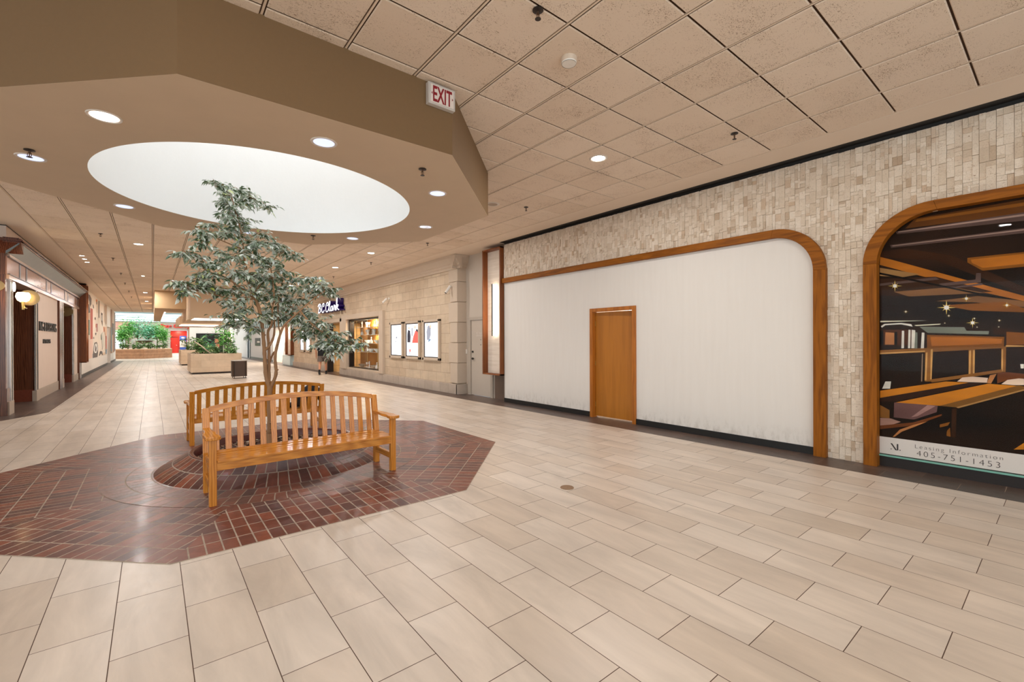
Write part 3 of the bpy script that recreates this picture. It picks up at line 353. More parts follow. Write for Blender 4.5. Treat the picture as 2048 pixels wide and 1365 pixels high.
pl = thing('tree_planter', (MC.x, MC.y, 0), 'round brick mound planter sunk around the ficus tree between the two benches', 'planter')
N = 96
def ring(prof, v0=0):
    # each course is a strip of its own so that the joints stay on the ring
    bb = MB()
    for (ra, za), (rb, zb) in zip(prof[:-1], prof[1:]):
        rm = (ra+rb)/2; nb = round(2*PI*rm/.103); u = nb*.103/N
        for j in range(N):
            t0, t1 = 2*PI*j/N, 2*PI*(j+1)/N
            vs = [(MC.x+r*math.cos(t), MC.y+r*math.sin(t), z) for r, z, t in ((ra, za, t0), (ra, za, t1), (rb, zb, t1), (rb, zb, t0))]
            bb.add(vs, [(0, 1, 2, 3)], [[(j*u, 0), ((j+1)*u, 0), ((j+1)*u, .205), (j*u, .205)]])
    return bb
ring([(1.72, .006), (1.505, .008), (1.29, .012)]).build('brick_ring', brick_r, pl, recalc=False)
def msub(prof):     # split the mound courses smoothly, keeping joints every course
    bb = MB()
    for course in prof:
        n_ = len(course)-1; rm = sum(p[0] for p in course)/len(course); nb = round(2*PI*rm/.103); u = nb*.103/N
        for k in range(n_):
            (ra, za), (rb, zb) = course[k], course[k+1]
            for j in range(N):
                t0, t1 = 2*PI*j/N, 2*PI*(j+1)/N
                vs = [(MC.x+r*math.cos(t), MC.y+r*math.sin(t), z) for r, z, t in ((ra, za, t0), (ra, za, t1), (rb, zb, t1), (rb, zb, t0))]
                va, vb = .205*k/n_, .205*(k+1)/n_
                bb.add(vs, [(0, 1, 2, 3)], [[(j*u, va), ((j+1)*u, va), ((j+1)*u, vb), (j*u, vb)]])
    return bb
mo = msub([[(1.29, .012), (1.27, .014), (1.23, .040), (1.17, .075), (1.10, .108)], [(1.10, .108), (1.06, .128), (1.01, .158), (.95, .198)]]).build('brick_mound', brick_r, pl, recalc=False)
for p in mo.data.polygons: p.use_smooth = True
rim_m = P('bullnose_tile', rgb(88, 44, 38), .25, var=.25, scale=12)
b = MB(); b.lathe([(.955, .19), (.945, .203), (.925, .205), (.905, .198), (.895, .18), (.89, .02)], 96, (MC.x, MC.y, 0)); b.build('rim', rim_m, pl, smooth=True)
mul = P('bark_soil', rgb(46, 32, 26), .9, var=.5, scale=20, bmp=.6)
b = MB(); b.lathe([(0.001, .10), (.5, .10), (.9, .085)], 48, (MC.x, MC.y, 0)); so = b.build('soil', mul, pl)
chip = bpy.data.materials.new('bark_chip'); chip.use_nodes = True
n = chip.node_tree.nodes; l = chip.node_tree.links
oi = n.new('ShaderNodeNewGeometry').outputs['Random Per Island']
l.new(ramp(n, l, oi, [(0, rgb(52, 30, 20)), (.45, rgb(98, 62, 42)), (.75, rgb(140, 104, 78)), (.93, rgb(170, 150, 128)), (1, rgb(196, 188, 172))]), n['Principled BSDF'].inputs['Base Color'])
n['Principled BSDF'].inputs['Roughness'].default_value = .6
b = MB(); rg = random.Random(3)
for i in range(2600):
    r = .87*math.sqrt(rg.random()); t = rg.random()*2*PI
    b.obox((MC.x+r*math.cos(t), MC.y+r*math.sin(t), .105+rg.random()*.022), (.018+rg.random()*.035, .012+rg.random()*.016, .006), rg.random()*6, rg.uniform(-.7, .7))
b.build('bark_mulch', chip, pl, kind='stuff')

# ------------------------------------------------------------------ ceiling
mt, n, l, bs = nt('acoustic_tile'); c = coord(n)
gi = n.new('ShaderNodeNewGeometry').outputs['Random Per Island']
big = noise(n, l, mapping(n, l, c, (1.3, 1.3, 1)), 1.2, 3)
fis = noise(n, l, mapping(n, l, c, (42, 70, 42), rot=(0, 0, .5)), 1, 3, .6, 2.2)
den = noise(n, l, c, 3.2, 2)
ad = n.new('ShaderNodeMath'); ad.operation = 'MULTIPLY_ADD'; l.new(den, ad.inputs[0]); ad.inputs[1].default_value = .28; l.new(fis, ad.inputs[2])
fm = ramp(n, l, ad.outputs[0], [(.47, .0), (.54, 1)])
basec = mix(n, l, gi, rgb(226, 206, 184), rgb(234, 216, 196))
basec = mix(n, l, fm, rgb(166, 138, 112), basec)
l.new(basec, bs.inputs['Base Color']); bs.inputs['Roughness'].default_value = .9
bump(n, l, bs, fm, .35, .004); tile_m = mt
grid_m = P('ceiling_grid', rgb(232, 212, 190), .6, var=.03)
board_m = P('ceiling_board', rgb(230, 212, 192), .8, var=.04, scale=2)
SC = Vector((1.185, 6.22)); AP = 2.535; SS = AP*math.tan(PI/8)
def inoct(x, y, ap):
    dx, dy = abs(x-SC.x), abs(y-SC.y); return dx < ap and dy < ap and (dx+dy)/math.sqrt(2) < ap
b = MB(); T = .6075
nx0, nx1 = -8, 5
Y1 = 47
for j in range(-13, 75):
    for i in range(nx0, nx1):
        x, y = 3.0585+T*i, 1.7583+T*j
        if y > Y1-.6 or inoct(x+T/2, y+T/2, AP-.42): continue
        if 20 < y < 20: continue
        x0, x1, y0, y1, z1 = x+.017, x+T-.017, y+.0068, y+T-.0068, CEIL+.004
        z0 = CEIL-.004
        b.add([(x0, y0, z1), (x1, y0, z1), (x1, y1, z1), (x0, y1, z1), (x0+.007, y0+.007, z0), (x1-.007, y0+.007, z0), (x1-.007, y1-.007, z0), (x0+.007, y1-.007, z0)],
              [(4, 5, 6, 7), (0, 1, 5, 4), (1, 2, 6, 5), (2, 3, 7, 6), (3, 0, 4, 7)])
ce = thing('ceiling', (0, 0, 0), kind='structure')
b.build('ceiling_tiles', tile_m, ce, kind='structure', recalc=False)
def backing(b, z, x0, x1, y0, y1, h=1.77):
    hx0, hx1, hy0, hy1 = SC.x-h, SC.x+h, SC.y-h, SC.y+h
    for a in ((x0, x1, y0, hy0), (x0, x1, hy1, y1), (x0, hx0, hy0, hy1), (hx1, x1, hy0, hy1)):
        b.quad((a[0], a[2], z), (a[1], a[2], z), (a[1], a[3], z), (a[0], a[3], z))
b = MB(); backing(b, CEIL+.014, -14, 7.6, -6.2, 47); b.build('ceiling_backing', P('tile_reveal', rgb(92, 66, 48), .8), ce, kind='structure')
b = MB()
for i in range(nx0, nx1+1):      # tee bars seen between the tile rows
    x = 3.0585+T*i
    segs = [(-6.2, 47)]
    dx = abs(x-SC.x)
    if dx < AP: 
        hy = min(AP, AP*math.sqrt(2)-dx)-.02; segs = [(-6.2, SC.y-hy), (SC.y+hy, 47)]
    for y0, y1 in segs: b.box(x-.0075, x+.0075, y0, y1, CEIL+.002, CEIL+.018)
b.build('ceiling_tees', grid_m, ce, kind='structure')
b = MB()
xr = 3.0585+T*nx1; xl = 3.0585+T*nx0
b.box(xr+.01, 6.575, -6.2, 47, CEIL-.004, CEIL+.05); b.box(6.575, 7.7, 8.66, 47, CEIL-.004, CEIL+.05)
b.box(xl-.01, -2.45, 13, 47, CEIL-.004, CEIL+.05); b.box(xl-.01, -14, -6.2, 13, CEIL-.004, CEIL+.05)
b.build('ceiling_border', board_m, ce, kind='structure')
b = MB(); b.box(6.555, 6.80, -6, 8.655, CEIL-.006, CEIL+.03); b.box(6.70, 6.80, -6, 8.655, 3.825, CEIL)  # black strip put in for the shade of the gap at the ceiling edge
b.build('shadow_gap_strip', black_m, kind='structure')

# soffit with round light well
octs = [(SC.x-SS, SC.y-AP), (SC.x+SS, SC.y-AP), (SC.x+AP, SC.y-SS), (SC.x+AP, SC.y+SS), (SC.x+SS, SC.y+AP), (SC.x-SS, SC.y+AP), (SC.x-AP, SC.y+SS), (SC.x-AP, SC.y-SS)]
SZ = 3.265; WC = Vector((1.185, 6.30)); WR = 1.69
so = thing('ceiling_soffit', (SC.x, SC.y, SZ), kind='structure')
b = MB()
for i in range(8):
    a_, c_ = octs[i], octs[(i+1) % 8]
    b.quad((*a_, SZ), (*c_, SZ), (*c_, CEIL+.004), (*a_, CEIL+.004))
b.build('soffit_fascia', soffit_side, so, kind='structure')
b = MB(); N2 = 192
def octr(t):
    d = Vector((math.cos(t), math.sin(t))); best = 9
    for k in range(8):
        nn = Vector((math.cos(k*PI/4), math.sin(k*PI/4))); q = d.dot(nn)
        if q > 1e-6: best = min(best, (AP-(WC-SC).dot(nn))/q)
    return best
angs = sorted([2*PI*j/N2 for j in range(N2)]+[math.atan2(p[1]-WC.y, p[0]-WC.x) % (2*PI) for p in octs])
vs = []
for t in angs:
    R_ = octr(t); c_, s_ = math.cos(t), math.sin(t)
    vs += [(WC.x+R_*c_, WC.y+R_*s_, SZ), (WC.x+WR*c_, WC.y+WR*s_, SZ)]
k = len(angs)
b.add(vs, [(2*i, 2*i+1, (2*i+3) % (2*k), (2*i+2) % (2*k)) for i in range(k)])
b.build('soffit_underside', soffit_base, so, kind='structure')
b = MB(); b.lathe([(WR, SZ), (WR, SZ+.02), (WR, 5.4), (WR-.2, 5.5)], 128, (WC.x, WC.y, 0)); o = b.build('light_well', well_m, so, kind='structure', smooth=True)
b = MB(); b.lathe([(0.001, 5.5), (WR-.2, 5.5)], 64, (WC.x, WC.y, 0)); b.build('skylight_lens', EM('daylight_lens', (.98, .99, 1), 1.42), so, kind='structure')

# ------------------------------------------------------------------ right wall: split-face stone, two arched openings
def arch(y0, y1, top, r, left_corner, right_corner, n=14, yend=None):
    """outline from the foot at high y (left in view) over the top to the foot at low y"""
    pts = []
    if left_corner:
        pts.append((y0, 0))
        for k in range(n+1):
            t = PI/2*k/n; pts.append((y0-r+r*math.cos(t), top-r+r*math.sin(t)))
    else: pts.append((y0, top))
    if right_corner:
        for k in range(n+1):
            t = PI/2+PI/2*k/n; pts.append((y1+r+r*math.cos(t), top-r+r*math.sin(t)))
        pts.append((y1, 0))
    else: pts.append((y1, top))
    return pts
A1o = arch(8.65, 1.94, 3.0, .62, False, True); A1i = arch(8.65, 2.08, 2.89, .50, False, True)
A2o = arch(1.56, -4.6, 3.01, .62, True, True); A2i = arch(1.43, -4.47, 2.905, .52, True, True)
A1m = arch(8.65, 2.0, 2.945, .56, False, True); A2m = arch(1.50, -4.54, 2.955, .57, True, True)
def inside(y, z, P_):
    pts = P_+([(8.65, 0)] if P_ is A1m else [])
    c = False; j = len(pts)-1
    for i in range(len(pts)):
        yi, zi = pts[i]; yj, zj = pts[j]
        if (zi > z) != (zj > z) and y < (yj-yi)*(z-zi)/(zj-zi)+yi: c = not c
        j = i
    return c
mt, n, l, bs = nt('split_face_stone'); c = coord(n)
gi = n.new('ShaderNodeNewGeometry').outputs['Random Per Island']
c1 = ramp(n, l, gi, [(0, rgb(190, 166, 140)), (.10, rgb(214, 196, 174)), (.5, rgb(224, 208, 188)), (.92, rgb(234, 220, 202)), (1, rgb(204, 178, 150))])
vn = noise(n, l, mapping(n, l, c, (30, 30, 60)), 1, 5, .7, 1.5)
c2 = mix(n, l, ramp(n, l, vn, [(.30, 0), (.42, 1)]), rgb(150, 118, 90), c1)
l.new(c2, bs.inputs['Base Color']); bs.inputs['Roughness'].default_value = .85
bump(n, l, bs, noise(n, l, c, 60, 5, .7, .5), .9, .008); stone_m = mt
b = MB(); rg = random.Random(11)
colw = .122; y = 8.65
while y > -5.4:
    yb = y-colw; z = -.02-rg.random()*.25
    while z < 3.82:
        zt = z+.305
        # one sheet: sub columns of short upright pieces
        ws = rg.choice([(.5, .5), (.35, .35, .3), (.6, .4), (.25, .4, .35), (.4, .6), (.3, .2, .5)])
        yy = y-.0008
        for w_ in ws:
            yn = yy-w_*(colw-.0016); zz = z+.001
            while zz < zt-.002:
                h = min(rg.choice((.035, .05, .075, .1, .15)), zt-.001-zz)
                if zt-zz-h < .02: h = zt-.001-zz
                za, zb = max(zz, 0), min(zz+h, 3.828)
                cy, cz = (yy+yn)/2, (za+zb)/2
                if zb > za+.004 and not inside(cy, cz, A1m) and not inside(cy, cz, A2m):
                    xf = 6.70-rg.random()*.013; g = .0006
                    t1, t2 = rg.uniform(-.003, .003), rg.uniform(-.003, .003)
                    if rg.random() < .004: xf += .012
                    vs = [(xf+t1, yy-g, za+g), (xf+t2, yn+g, za+g), (xf-t1, yn+g, zb-g), (xf-t2, yy-g, zb-g)]
                    vs += [(6.725, p[1], p[2]) for p in vs]
                    b.add(vs, [(0, 3, 2, 1), (0, 1, 5, 4), (1, 2, 6, 5), (2, 3, 7, 6), (3, 0, 4, 7)])
                zz += h
            yy = yn
        z = zt
    y = yb
rw = thing('wall_right', (6.7, 8.65, 0), kind='structure')
b.build('stone_cladding', stone_m, rw, kind='structure', recalc=False)
# backing sheets behind the stone, cut around the openings by strips
mort = P('stone_bed', rgb(150, 126, 102), .9)
b = MB()
b.box(6.72, 6.9, -5.5, 8.655, 3.0, 3.95); b.box(6.72, 6.9, 1.5, 1.97, 0, 3.0); b.box(6.72, 6.9, -5.5, -4.58, 0, 3.0)
def corner(yc, z0, r, s):
    pts = [(yc, z0+r)]+[(yc-s*r+s*r*math.cos(PI/2*k/10), z0+r*math.sin(PI/2*k/10)) for k in range(11)]
    b.prism([(6.72, p[0], p[1]) for p in pts], (.18, 0, 0))
corner(1.94, 2.38, .62, -1); corner(1.56, 2.39, .62, 1)
b.build('stone_backing', mort, rw, kind='structure')
# oak arches
b = MB()
def v3(P_, x): return [(x, p[0], p[1]) for p in P_]
def frame_part(A, B, i0, i1, name, mt_):
    bb = MB(); bb.band(v3(A[i0:i1+1], 6.625), v3(B[i0:i1+1], 6.625), (.125, 0, 0)); return bb.build(name, mt_, fr, bevel=.004)
fr = thing('trim_4', (6.68, 2, 0), kind='structure')
frame_part(A1o, A1i, 0, 1, 'head_rail', oak_frameY); frame_part(A1o, A1i, 1, 15, 'corner_piece', oak_frameY); frame_part(A1o, A1i, 15, 16, 'jamb', oak_frame)
wn = thing('window_1', (6.7, 0, 0), kind='structure')
fr = wn
frame_part(A2o, A2i, 0, 1, 'jamb', oak_frame); frame_part(A2o, A2i, 1, 15, 'corner_piece', oak_frameY); frame_part(A2o, A2i, 15, 16, 'head_rail', oak_frameY)
frame_part(A2o, A2i, 16, 30, 'corner_piece', oak_frameY); frame_part(A2o, A2i, 30, 31, 'jamb', oak_frame)
# white infill wall with the door opening
b = MB(); xW = 6.70
DY0, DY1 = 4.83, 5.89
b.box(xW, xW+.06, DY1, 8.65, .0, 2.9); b.box(xW, xW+.06, DY0, DY1, 2.10, 2.9)
pts = [(DY0, 0)]+[(DY0, 2.895)]+A1i[1:]
b.prism([(xW, p[0], p[1]) for p in pts], (.06, 0, 0))
infill = P('infill_board', rgb(216, 208, 196), .7, var=.03, scale=1.3, stretch=(1, 1, .2), bmp=.05)
# scuffed paint: dirt low on the wall
mt, n, l, bs = nt('scuffed_white_paint'); c = coord(n)
sz = n.new('ShaderNodeSeparateXYZ'); l.new(c, sz.inputs[0])
low = ramp(n, l, sz.outputs[2], [(.08, .6), (.34, 0)])
sc_ = noise(n, l, mapping(n, l, c, (3, 9, 4)), 1.4, 6, .7)
mm = n.new('ShaderNodeMath'); mm.operation = 'MULTIPLY'; l.new(low, mm.inputs[0]); l.new(ramp(n, l, sc_, [(.47, 0), (.72, 1)]), mm.inputs[1])
bc = mix(n, l, noise(n, l, mapping(n, l, c, (1, 9, .8)), 1.5, 4), rgb(222, 216, 208), rgb(229, 224, 217))
l.new(mix(n, l, mm.outputs[0], bc, rgb(150, 138, 124)), bs.inputs['Base Color']); bs.inputs['Roughness'].default_value = .7
b.build('infill_panel', mt, rw, kind='structure')
b = MB(); b.box(6.685, 6.70, DY1, 8.65, 0, .10); b.build('baseboard_1', black_m, kind='structure')
b = MB(); b.box(6.685, 6.70, 2.08, DY0, 0, .10); b.build('baseboard_2', black_m, kind='structure')
# room behind the oak door
b = MB(); b.quad((8, 4.3, 0), (8, 6.6, 0), (8, 6.6, 2.6), (8, 4.3, 2.6)); b.quad((6.77, 6.6, 0), (8, 6.6, 0), (8, 6.6, 2.6), (6.77, 6.6, 2.6)); b.quad((6.77, 4.3, 0), (8, 4.3, 0), (8, 4.3, 2.6), (6.77, 4.3, 2.6)); b.quad((6.77, 4.3, 2.6), (8, 4.3, 2.6), (8, 6.6, 2.6), (6.77, 6.6, 2.6))
b.build('wall_back', white_wall, kind='structure')
area((7.5, 5.4, 2.5), .6, 40, (1, .97, .92))
dr = thing('door_1', (6.7, 5.36, 0), kind='structure')
b = MB(); jw = .07
b.box(6.665, 6.80, DY1+.0, DY1-jw, 0, 2.045); b.box(6.665, 6.80, DY0, DY0+jw, 0, 2.045); b.box(6.665, 6.80, DY0, DY1, 2.045, 2.11)
b.build('door_frame', WOOD('door_casing', rgb(150, 84, 16), rgb(182, 108, 30), 'Z', .4, 1), dr, bevel=.003)
b = MB(); a = .05; L = .90
hy = DY1-jw-.01
vs = []
for z in (.028, 2.036):
    for d, t in ((0, 0), (L, 0), (L, .042), (0, .042)):
        vs.append((6.755+math.sin(a)*d+t*math.cos(a), hy-math.cos(a)*d+t*math.sin(a), z))
b.add(vs, [(3, 2, 1, 0), (4, 5, 6, 7), (0, 1, 5, 4), (1, 2, 6, 5), (2, 3, 7, 6), (3, 0, 4, 7)])
lf = b.build('door_leaf', door_oak, dr)
b = MB()
for z in (.25, 1.05, 1.82): b.box(6.745, 6.762, hy+.001, hy+.012, z-.045, z+.045)
b.build('hinge', P('brass', (.5, .35, .12), .35, .9), dr)

# the leasing window: printed graphic behind glass
GC = {'brown1': rgb(92, 52, 16), 'brown2': rgb(52, 28, 12), 'amberd': rgb(128, 76, 22), 'amber': rgb(172, 102, 30), 'pipe': rgb(86, 66, 60), 'pipel': rgb(150, 124, 112),
 'tan': rgb(150, 112, 66), 'tan2': rgb(122, 84, 46), 'black': rgb(14, 8, 5), 'glare': rgb(240, 222, 190), 'glare2': rgb(150, 122, 96), 'grey': rgb(120, 124, 110), 'copper': rgb(78, 42, 20),
 'coppl': rgb(186, 122, 70), 'white': rgb(232, 218, 204), 'wood': rgb(140, 92, 40), 'woodl': rgb(206, 156, 88), 'table': rgb(196, 122, 32), 'dark2': rgb(48, 28, 18), 'tedge': rgb(122, 82, 34), 'tedgel': rgb(176, 130, 74),
 'cloth': rgb(106, 74, 70), 'clothl': rgb(158, 120, 112), 'pink': rgb(236, 196, 172), 'pink2': rgb(168, 128, 112), 'chair': rgb(108, 58, 26), 'star': rgb(250, 196, 104), 'starw': rgb(255, 244, 220)}
def ink(k, emit=False):
    nm = 'print_'+k
    if nm in MATS: return MATS[nm]
    mt, n, l, bs = nt(nm); c = coord(n); f = noise(n, l, mapping(n, l, c, (1, .6, 2.5)), 3, 3)
    col = GC[k]; l.new(mix(n, l, f, tuple(x*.45 for x in col), tuple(min(1, x*1.4) for x in col)), bs.inputs['Base Color'])
    bs.inputs['Roughness'].default_value = .6; bs.inputs['Specular IOR Level'].default_value = .08; MATS[nm] = mt; return mt
mt, n, l, bs = nt('print_ground'); c = coord(n); f = noise(n, l, mapping(n, l, c, (1, .5, 2)), 1.2, 2)
l.new(ramp(n, l, f, [(.3, rgb(14, 8, 5)), (.7, rgb(44, 25, 13))]), bs.inputs['Base Color']); bs.inputs['Roughness'].default_value = .6; bs.inputs['Specular IOR Level'].default_value = .08
GX = 6.745
pts = arch(1.44, -4.48, 2.915, .53, True, True)
pts = [(y_, max(z_, .335)) for y_, z_ in pts]
b = MB(); b.prism([(GX+.006, p[0], p[1]) for p in pts], (.004, 0, 0)); gp = b.build('printed_graphic', mt, wn)
keys = sorted(set(k for k, _ in GRAPHIC)); mats = [ink(k) for k in keys]; b = MB()
def clip_poly(P_):
    # keep the ink inside the arch
    out = []
    for y_, z_ in P_:
        y_ = min(y_, 1.425); z_ = min(z_, 2.90); z_ = max(z_, .34)
        if y_ > .91 and z_ > 2.385:
            d = math.hypot(y_-.91, z_-2.385)
            if d > .52: y_, z_ = .91+(y_-.91)*.52/d, 2.385+(z_-2.385)*.52/d
        out.append((y_, z_))
    return out
for q, (k, P_) in enumerate(GRAPHIC):
    b.cur = keys.index(k); x = GX+.0055-q*.00004
    P2 = [(y_ if y_ > .3 else y_-.0, z_) for y_, z_ in clip_poly(P_)]
    b.add([(x, y_, z_) for y_, z_ in P2], [list(range(len(P2)))])
b.cur = 0
b.build('graphic_print', mats, gp, recalc=False)
# the half of the graphic that lies outside the frame on the right
b = MB(); b.box(GX+.0045, GX+.0050, .20, -4.4, .34, 1.05); b.build('graphic_booth', ink('brown2'), gp)
b = MB(); b.box(GX+.001, GX+.0048, 1.432, -4.46, .148, .345); strip = b.build('leasing_strip', P('white_vinyl', rgb(214, 206, 198), .5, var=.02), wn)
inkm = P('black_vinyl', rgb(44, 36, 34), .6)
text('lettering', 'Leasing Information', inkm, strip, (GX-.0005, 1.12-.345, .262), RW, .062, .0004, sx=1.02, spacing=1.32, off=-.0012)
text('lettering', '405-751-1453', inkm, strip, (GX-.0005, 1.12-.345, .178), RW, .088, .0004, sx=1.0, spacing=1.32, off=-.0015)
b = MB(); lx, lz = 1.33, .205     # angular monogram
def bar(p, q, w_):
    (a0, z0), (a1, z1) = p, q
    b.add([(GX, a0, z0), (GX, a0-w_, z0), (GX, a1-w_, z1), (GX, a1, z1)], [(0, 1, 2, 3)])
bar((lx, lz+.075), (lx-.045, lz), .016); bar((lx-.058, lz+.075), (lx-.058, lz+.002), .014); bar((lx-.001, lz+.012), (lx-.001, lz+.004), .012); bar((lx-.082, lz+.012), (lx-.082, lz+.002), .010)
b.build('monogram', inkm, strip, recalc=False)
b = MB(); b.box(GX-.016, GX-.004, 1.431, -4.47, .135, 2.36)
b.add([(GX-.016, p[0], p[1]) for p in arch(1.43, -4.47, 2.905, .52, True, True)[1:-1]], [list(range(30))])
b.v = []; b.f = []; b.mi = []
pp = [(p[0], max(p[1], .135)) for p in arch(1.431, -4.471, 2.906, .52, True, True)]
b.prism([(GX-.016, p[0], p[1]) for p in pp], (.010, 0, 0)); b.build('pane', glass_m, wn)
b = MB(); b.box(GX-.020, GX+.0015, 1.431, -4.47, .120, .138); b.build('glass_edge', P('green_glass_edge', rgb(120, 176, 160), .15, var=.1), wn)
b = MB(); b.box(GX+.002, GX+.05, 1.44, -4.48, 0, .16); b.build('window_base', P('dark_kick', rgb(26, 15, 9), .5), wn)

# ------------------------------------------------------------------ shadow box sconces
cream = WOOD('pale_laminate', rgb(214, 200, 184), rgb(228, 216, 202), 'Y', .5, .6)
brownw = WOOD('walnut_frame', rgb(92, 46, 14), rgb(140, 76, 24), 'Z', .4, .8)
glow = EM('tube_glow', (1, .84, .62), 26)
def shadow_box(x, y0, y1, z0, z1, s, label, power=10):
    """s=-1: hangs on the right wall and faces -x; s=1: on the left wall"""
    ym = (y0+y1)/2
    t = thing('wall_sconce', (x, ym, z0), label, 'wall light')
    d = .24*s
    b = MB(); b.box(x, x+d, y0, y0+.035, z0, z1); b.box(x, x+d, y1-.035, y1, z0, z1); b.box(x, x+d, y0, y1, z0, z0+.035); b.box(x, x+d, y0, y1, z1-.035, z1)
    b.build('box_frame', brownw, t, bevel=.002)
    b = MB(); b.box(x, x+.09*s, y0+.036, y1-.036, z0+.036, z1-.036); b.build('back_panel', cream, t)
    zm = z0+1.62
    b = MB(); b.tube([(x+.17*s, ym, zm-.64), (x+.17*s, ym, zm+.64)], .013, 12); b.build('light_tube', glow, t)
    b = MB(); b.box(x+.195*s, x+.205*s, ym-.026, ym+.026, zm-.65, zm+.65); b.build('tube_shade', dark_metal, t)
    b = MB(); b.tube([(x+.09*s, ym, zm), (x+.17*s, ym, zm)], .018, 10); b.build('bracket', chrome, t)
    return t
shadow_box(6.83, 8.67, 9.43, .64, 3.79, -1, 'tall walnut-framed shadow box sconce with glowing tube beside the grey steel door')
shadow_box(6.72, 29.35, 30.75, .64, 3.6, -1, 'tall walnut-framed sconce past the stone jewelry front, before the glass shop')
shadow_box(-2.32, 25.02, 25.8, .65, 3.84, 1, 'brown wooden shadow box sconce at the far end of the dark storefront, before the mural')

# ------------------------------------------------------------------ grey door bay
b = MB(); b.box(6.92, 7.0, 8.66, 9.40, 0, CEIL); b.box(6.92, 7.0, 10.52, 10.8, 0, CEIL); b.box(6.92, 7.0, 9.40, 10.52, 2.12, CEIL); b.box(6.70, 6.92, 8.64, 8.66, 0, CEIL); b.build('wall_bay', plain_wall, kind='structure')
b = MB(); b.box(6.89, 6.92, 8.67, 9.30, 0, 1.2); b.build('trim_5', P('brown_wainscot', rgb(104, 84, 70), .5, stretch=(1, 8, .6)), kind='structure')
dg = thing('door_2', (6.9, 9.96, 0), kind='structure')
gm = P('grey_frame_paint', rgb(176, 164, 150), .5, var=.02)
b = MB(); b.box(6.87, 6.99, 10.41, 10.55, 0, 2.06); b.box(6.87, 6.99, 9.38, 9.47, 0, 2.06); b.box(6.87, 6.99, 9.38, 10.55, 2.06, 2.14); b.build('door_frame', gm, dg, bevel=.003)
b = MB(); b.box(6.905, 6.95, 9.475, 10.405, .01, 2.055); b.build('door_leaf', P('grey_door_paint', rgb(190, 178, 164), .5, var=.02), dg)
b = MB(); b.tube([(6.905, 10.33, 1.0), (6.875, 10.33, 1.0)], .03, 14); b.tube([(6.875, 10.33, 1.0), (6.86, 10.33, 1.0), (6.86, 10.22, 1.0)], .011, 8); b.build('door_handle', black_m, dg, smooth=True)
b = MB(); b.tube([(6.905, 10.33, 1.19), (6.88, 10.33, 1.19)], .028, 14); b.build('deadbolt', black_m, dg)
b = MB(); b.tube([(6.905, 9.95, 1.52), (6.895, 9.95, 1.52)], .01, 8); b.tube([(6.905, 9.95, 1.38), (6.895, 9.95, 1.38)], .01, 8); b.build('peephole', black_m, dg)
text('lettering', 'BC Clark Commercial\nSERVICE ENTRANCE', P('white_vinyl', rgb(214, 206, 198), .5), dg, (6.903, 9.85, 1.68), RW, .07, .0005)
b = MB(); b.box(6.90, 6.92, 10.64, 10.72, 1.13, 1.25); o = b.build('intercom_panel', white_pl, bevel=.004); tag(o, 'small white intercom plate on the wall left of the grey door', 'intercom')

# ------------------------------------------------------------------ stone jewelry front
jw_ = thing('wall_jewelry', (6.66, 20, 0), kind='structure')
XB = 6.66
b = MB()
def wallseg(b, y0, y1, z0, z1): b.box(XB, XB+.25, y0, y1, z0, z1)
POST = [(15.21, 14.15), (14.0, 12.92), (12.72, 11.65)]
wallseg(b, 10.80, 15.95, 0, 3.9); wallseg(b, 15.95, 20.3, 2.5, 3.9); wallseg(b, 15.95, 20.3, 0, .30); wallseg(b, 20.3, 20.67, 0, 3.9); wallseg(b, 20.67, 22.6, 2.34, 3.9); wallseg(b, 22.6, 29.3, 0, 3.9)
b.build('block_wall', lime, jw_, kind='structure')
b = MB(); b.box(XB, XB+.33, 10.72, 10.80, 0, 3.9); b.build('block_return', lime2, jw_, kind='structure')
b = MB()
for k, z in enumerate([.3+.57*i for i in range(6)]):     # quoins at the corner
    e = .05 if k % 2 == 0 else .03
    b.box(XB-e, XB+.3, 10.70-e*.4, 11.05+(.12 if k % 2 else 0), z+.006, z+.564)
b.build('quoin', lime_plain, jw_, kind='structure', bevel=.01)
b = MB(); b.box(XB-.07, XB+.02, 10.66, 20.69, 0, .28); b.box(XB-.07, XB+.02, 22.58, 29.3, 0, .28); b.box(XB-.07, XB+.33, 10.64, 10.72, 0, .28); b.build('plinth', lime_base, jw_, kind='structure', bevel=.008)
b = MB(); prof = [(XB+.02, 3.5), (XB-.05, 3.5), (XB-.05, 3.56), (XB-.08, 3.58), (XB-.08, 3.64), (XB-.11, 3.66), (XB-.15, 3.72), (XB-.20, 3.80), (XB-.21, CEIL-.006), (XB+.02, CEIL-.006)]
b.prism([(p[0], 10.515, p[1]) for p in prof], (0, 18.785, 0)); b.build('cornice', lime_plain, jw_, kind='structure')
b = MB(); b.prism([(XB-.205, 10.72+(p[0]-XB), p[1]) for p in prof], (.55, 0, 0)); b.build('cornice_end', lime_plain, jw_, kind='structure')
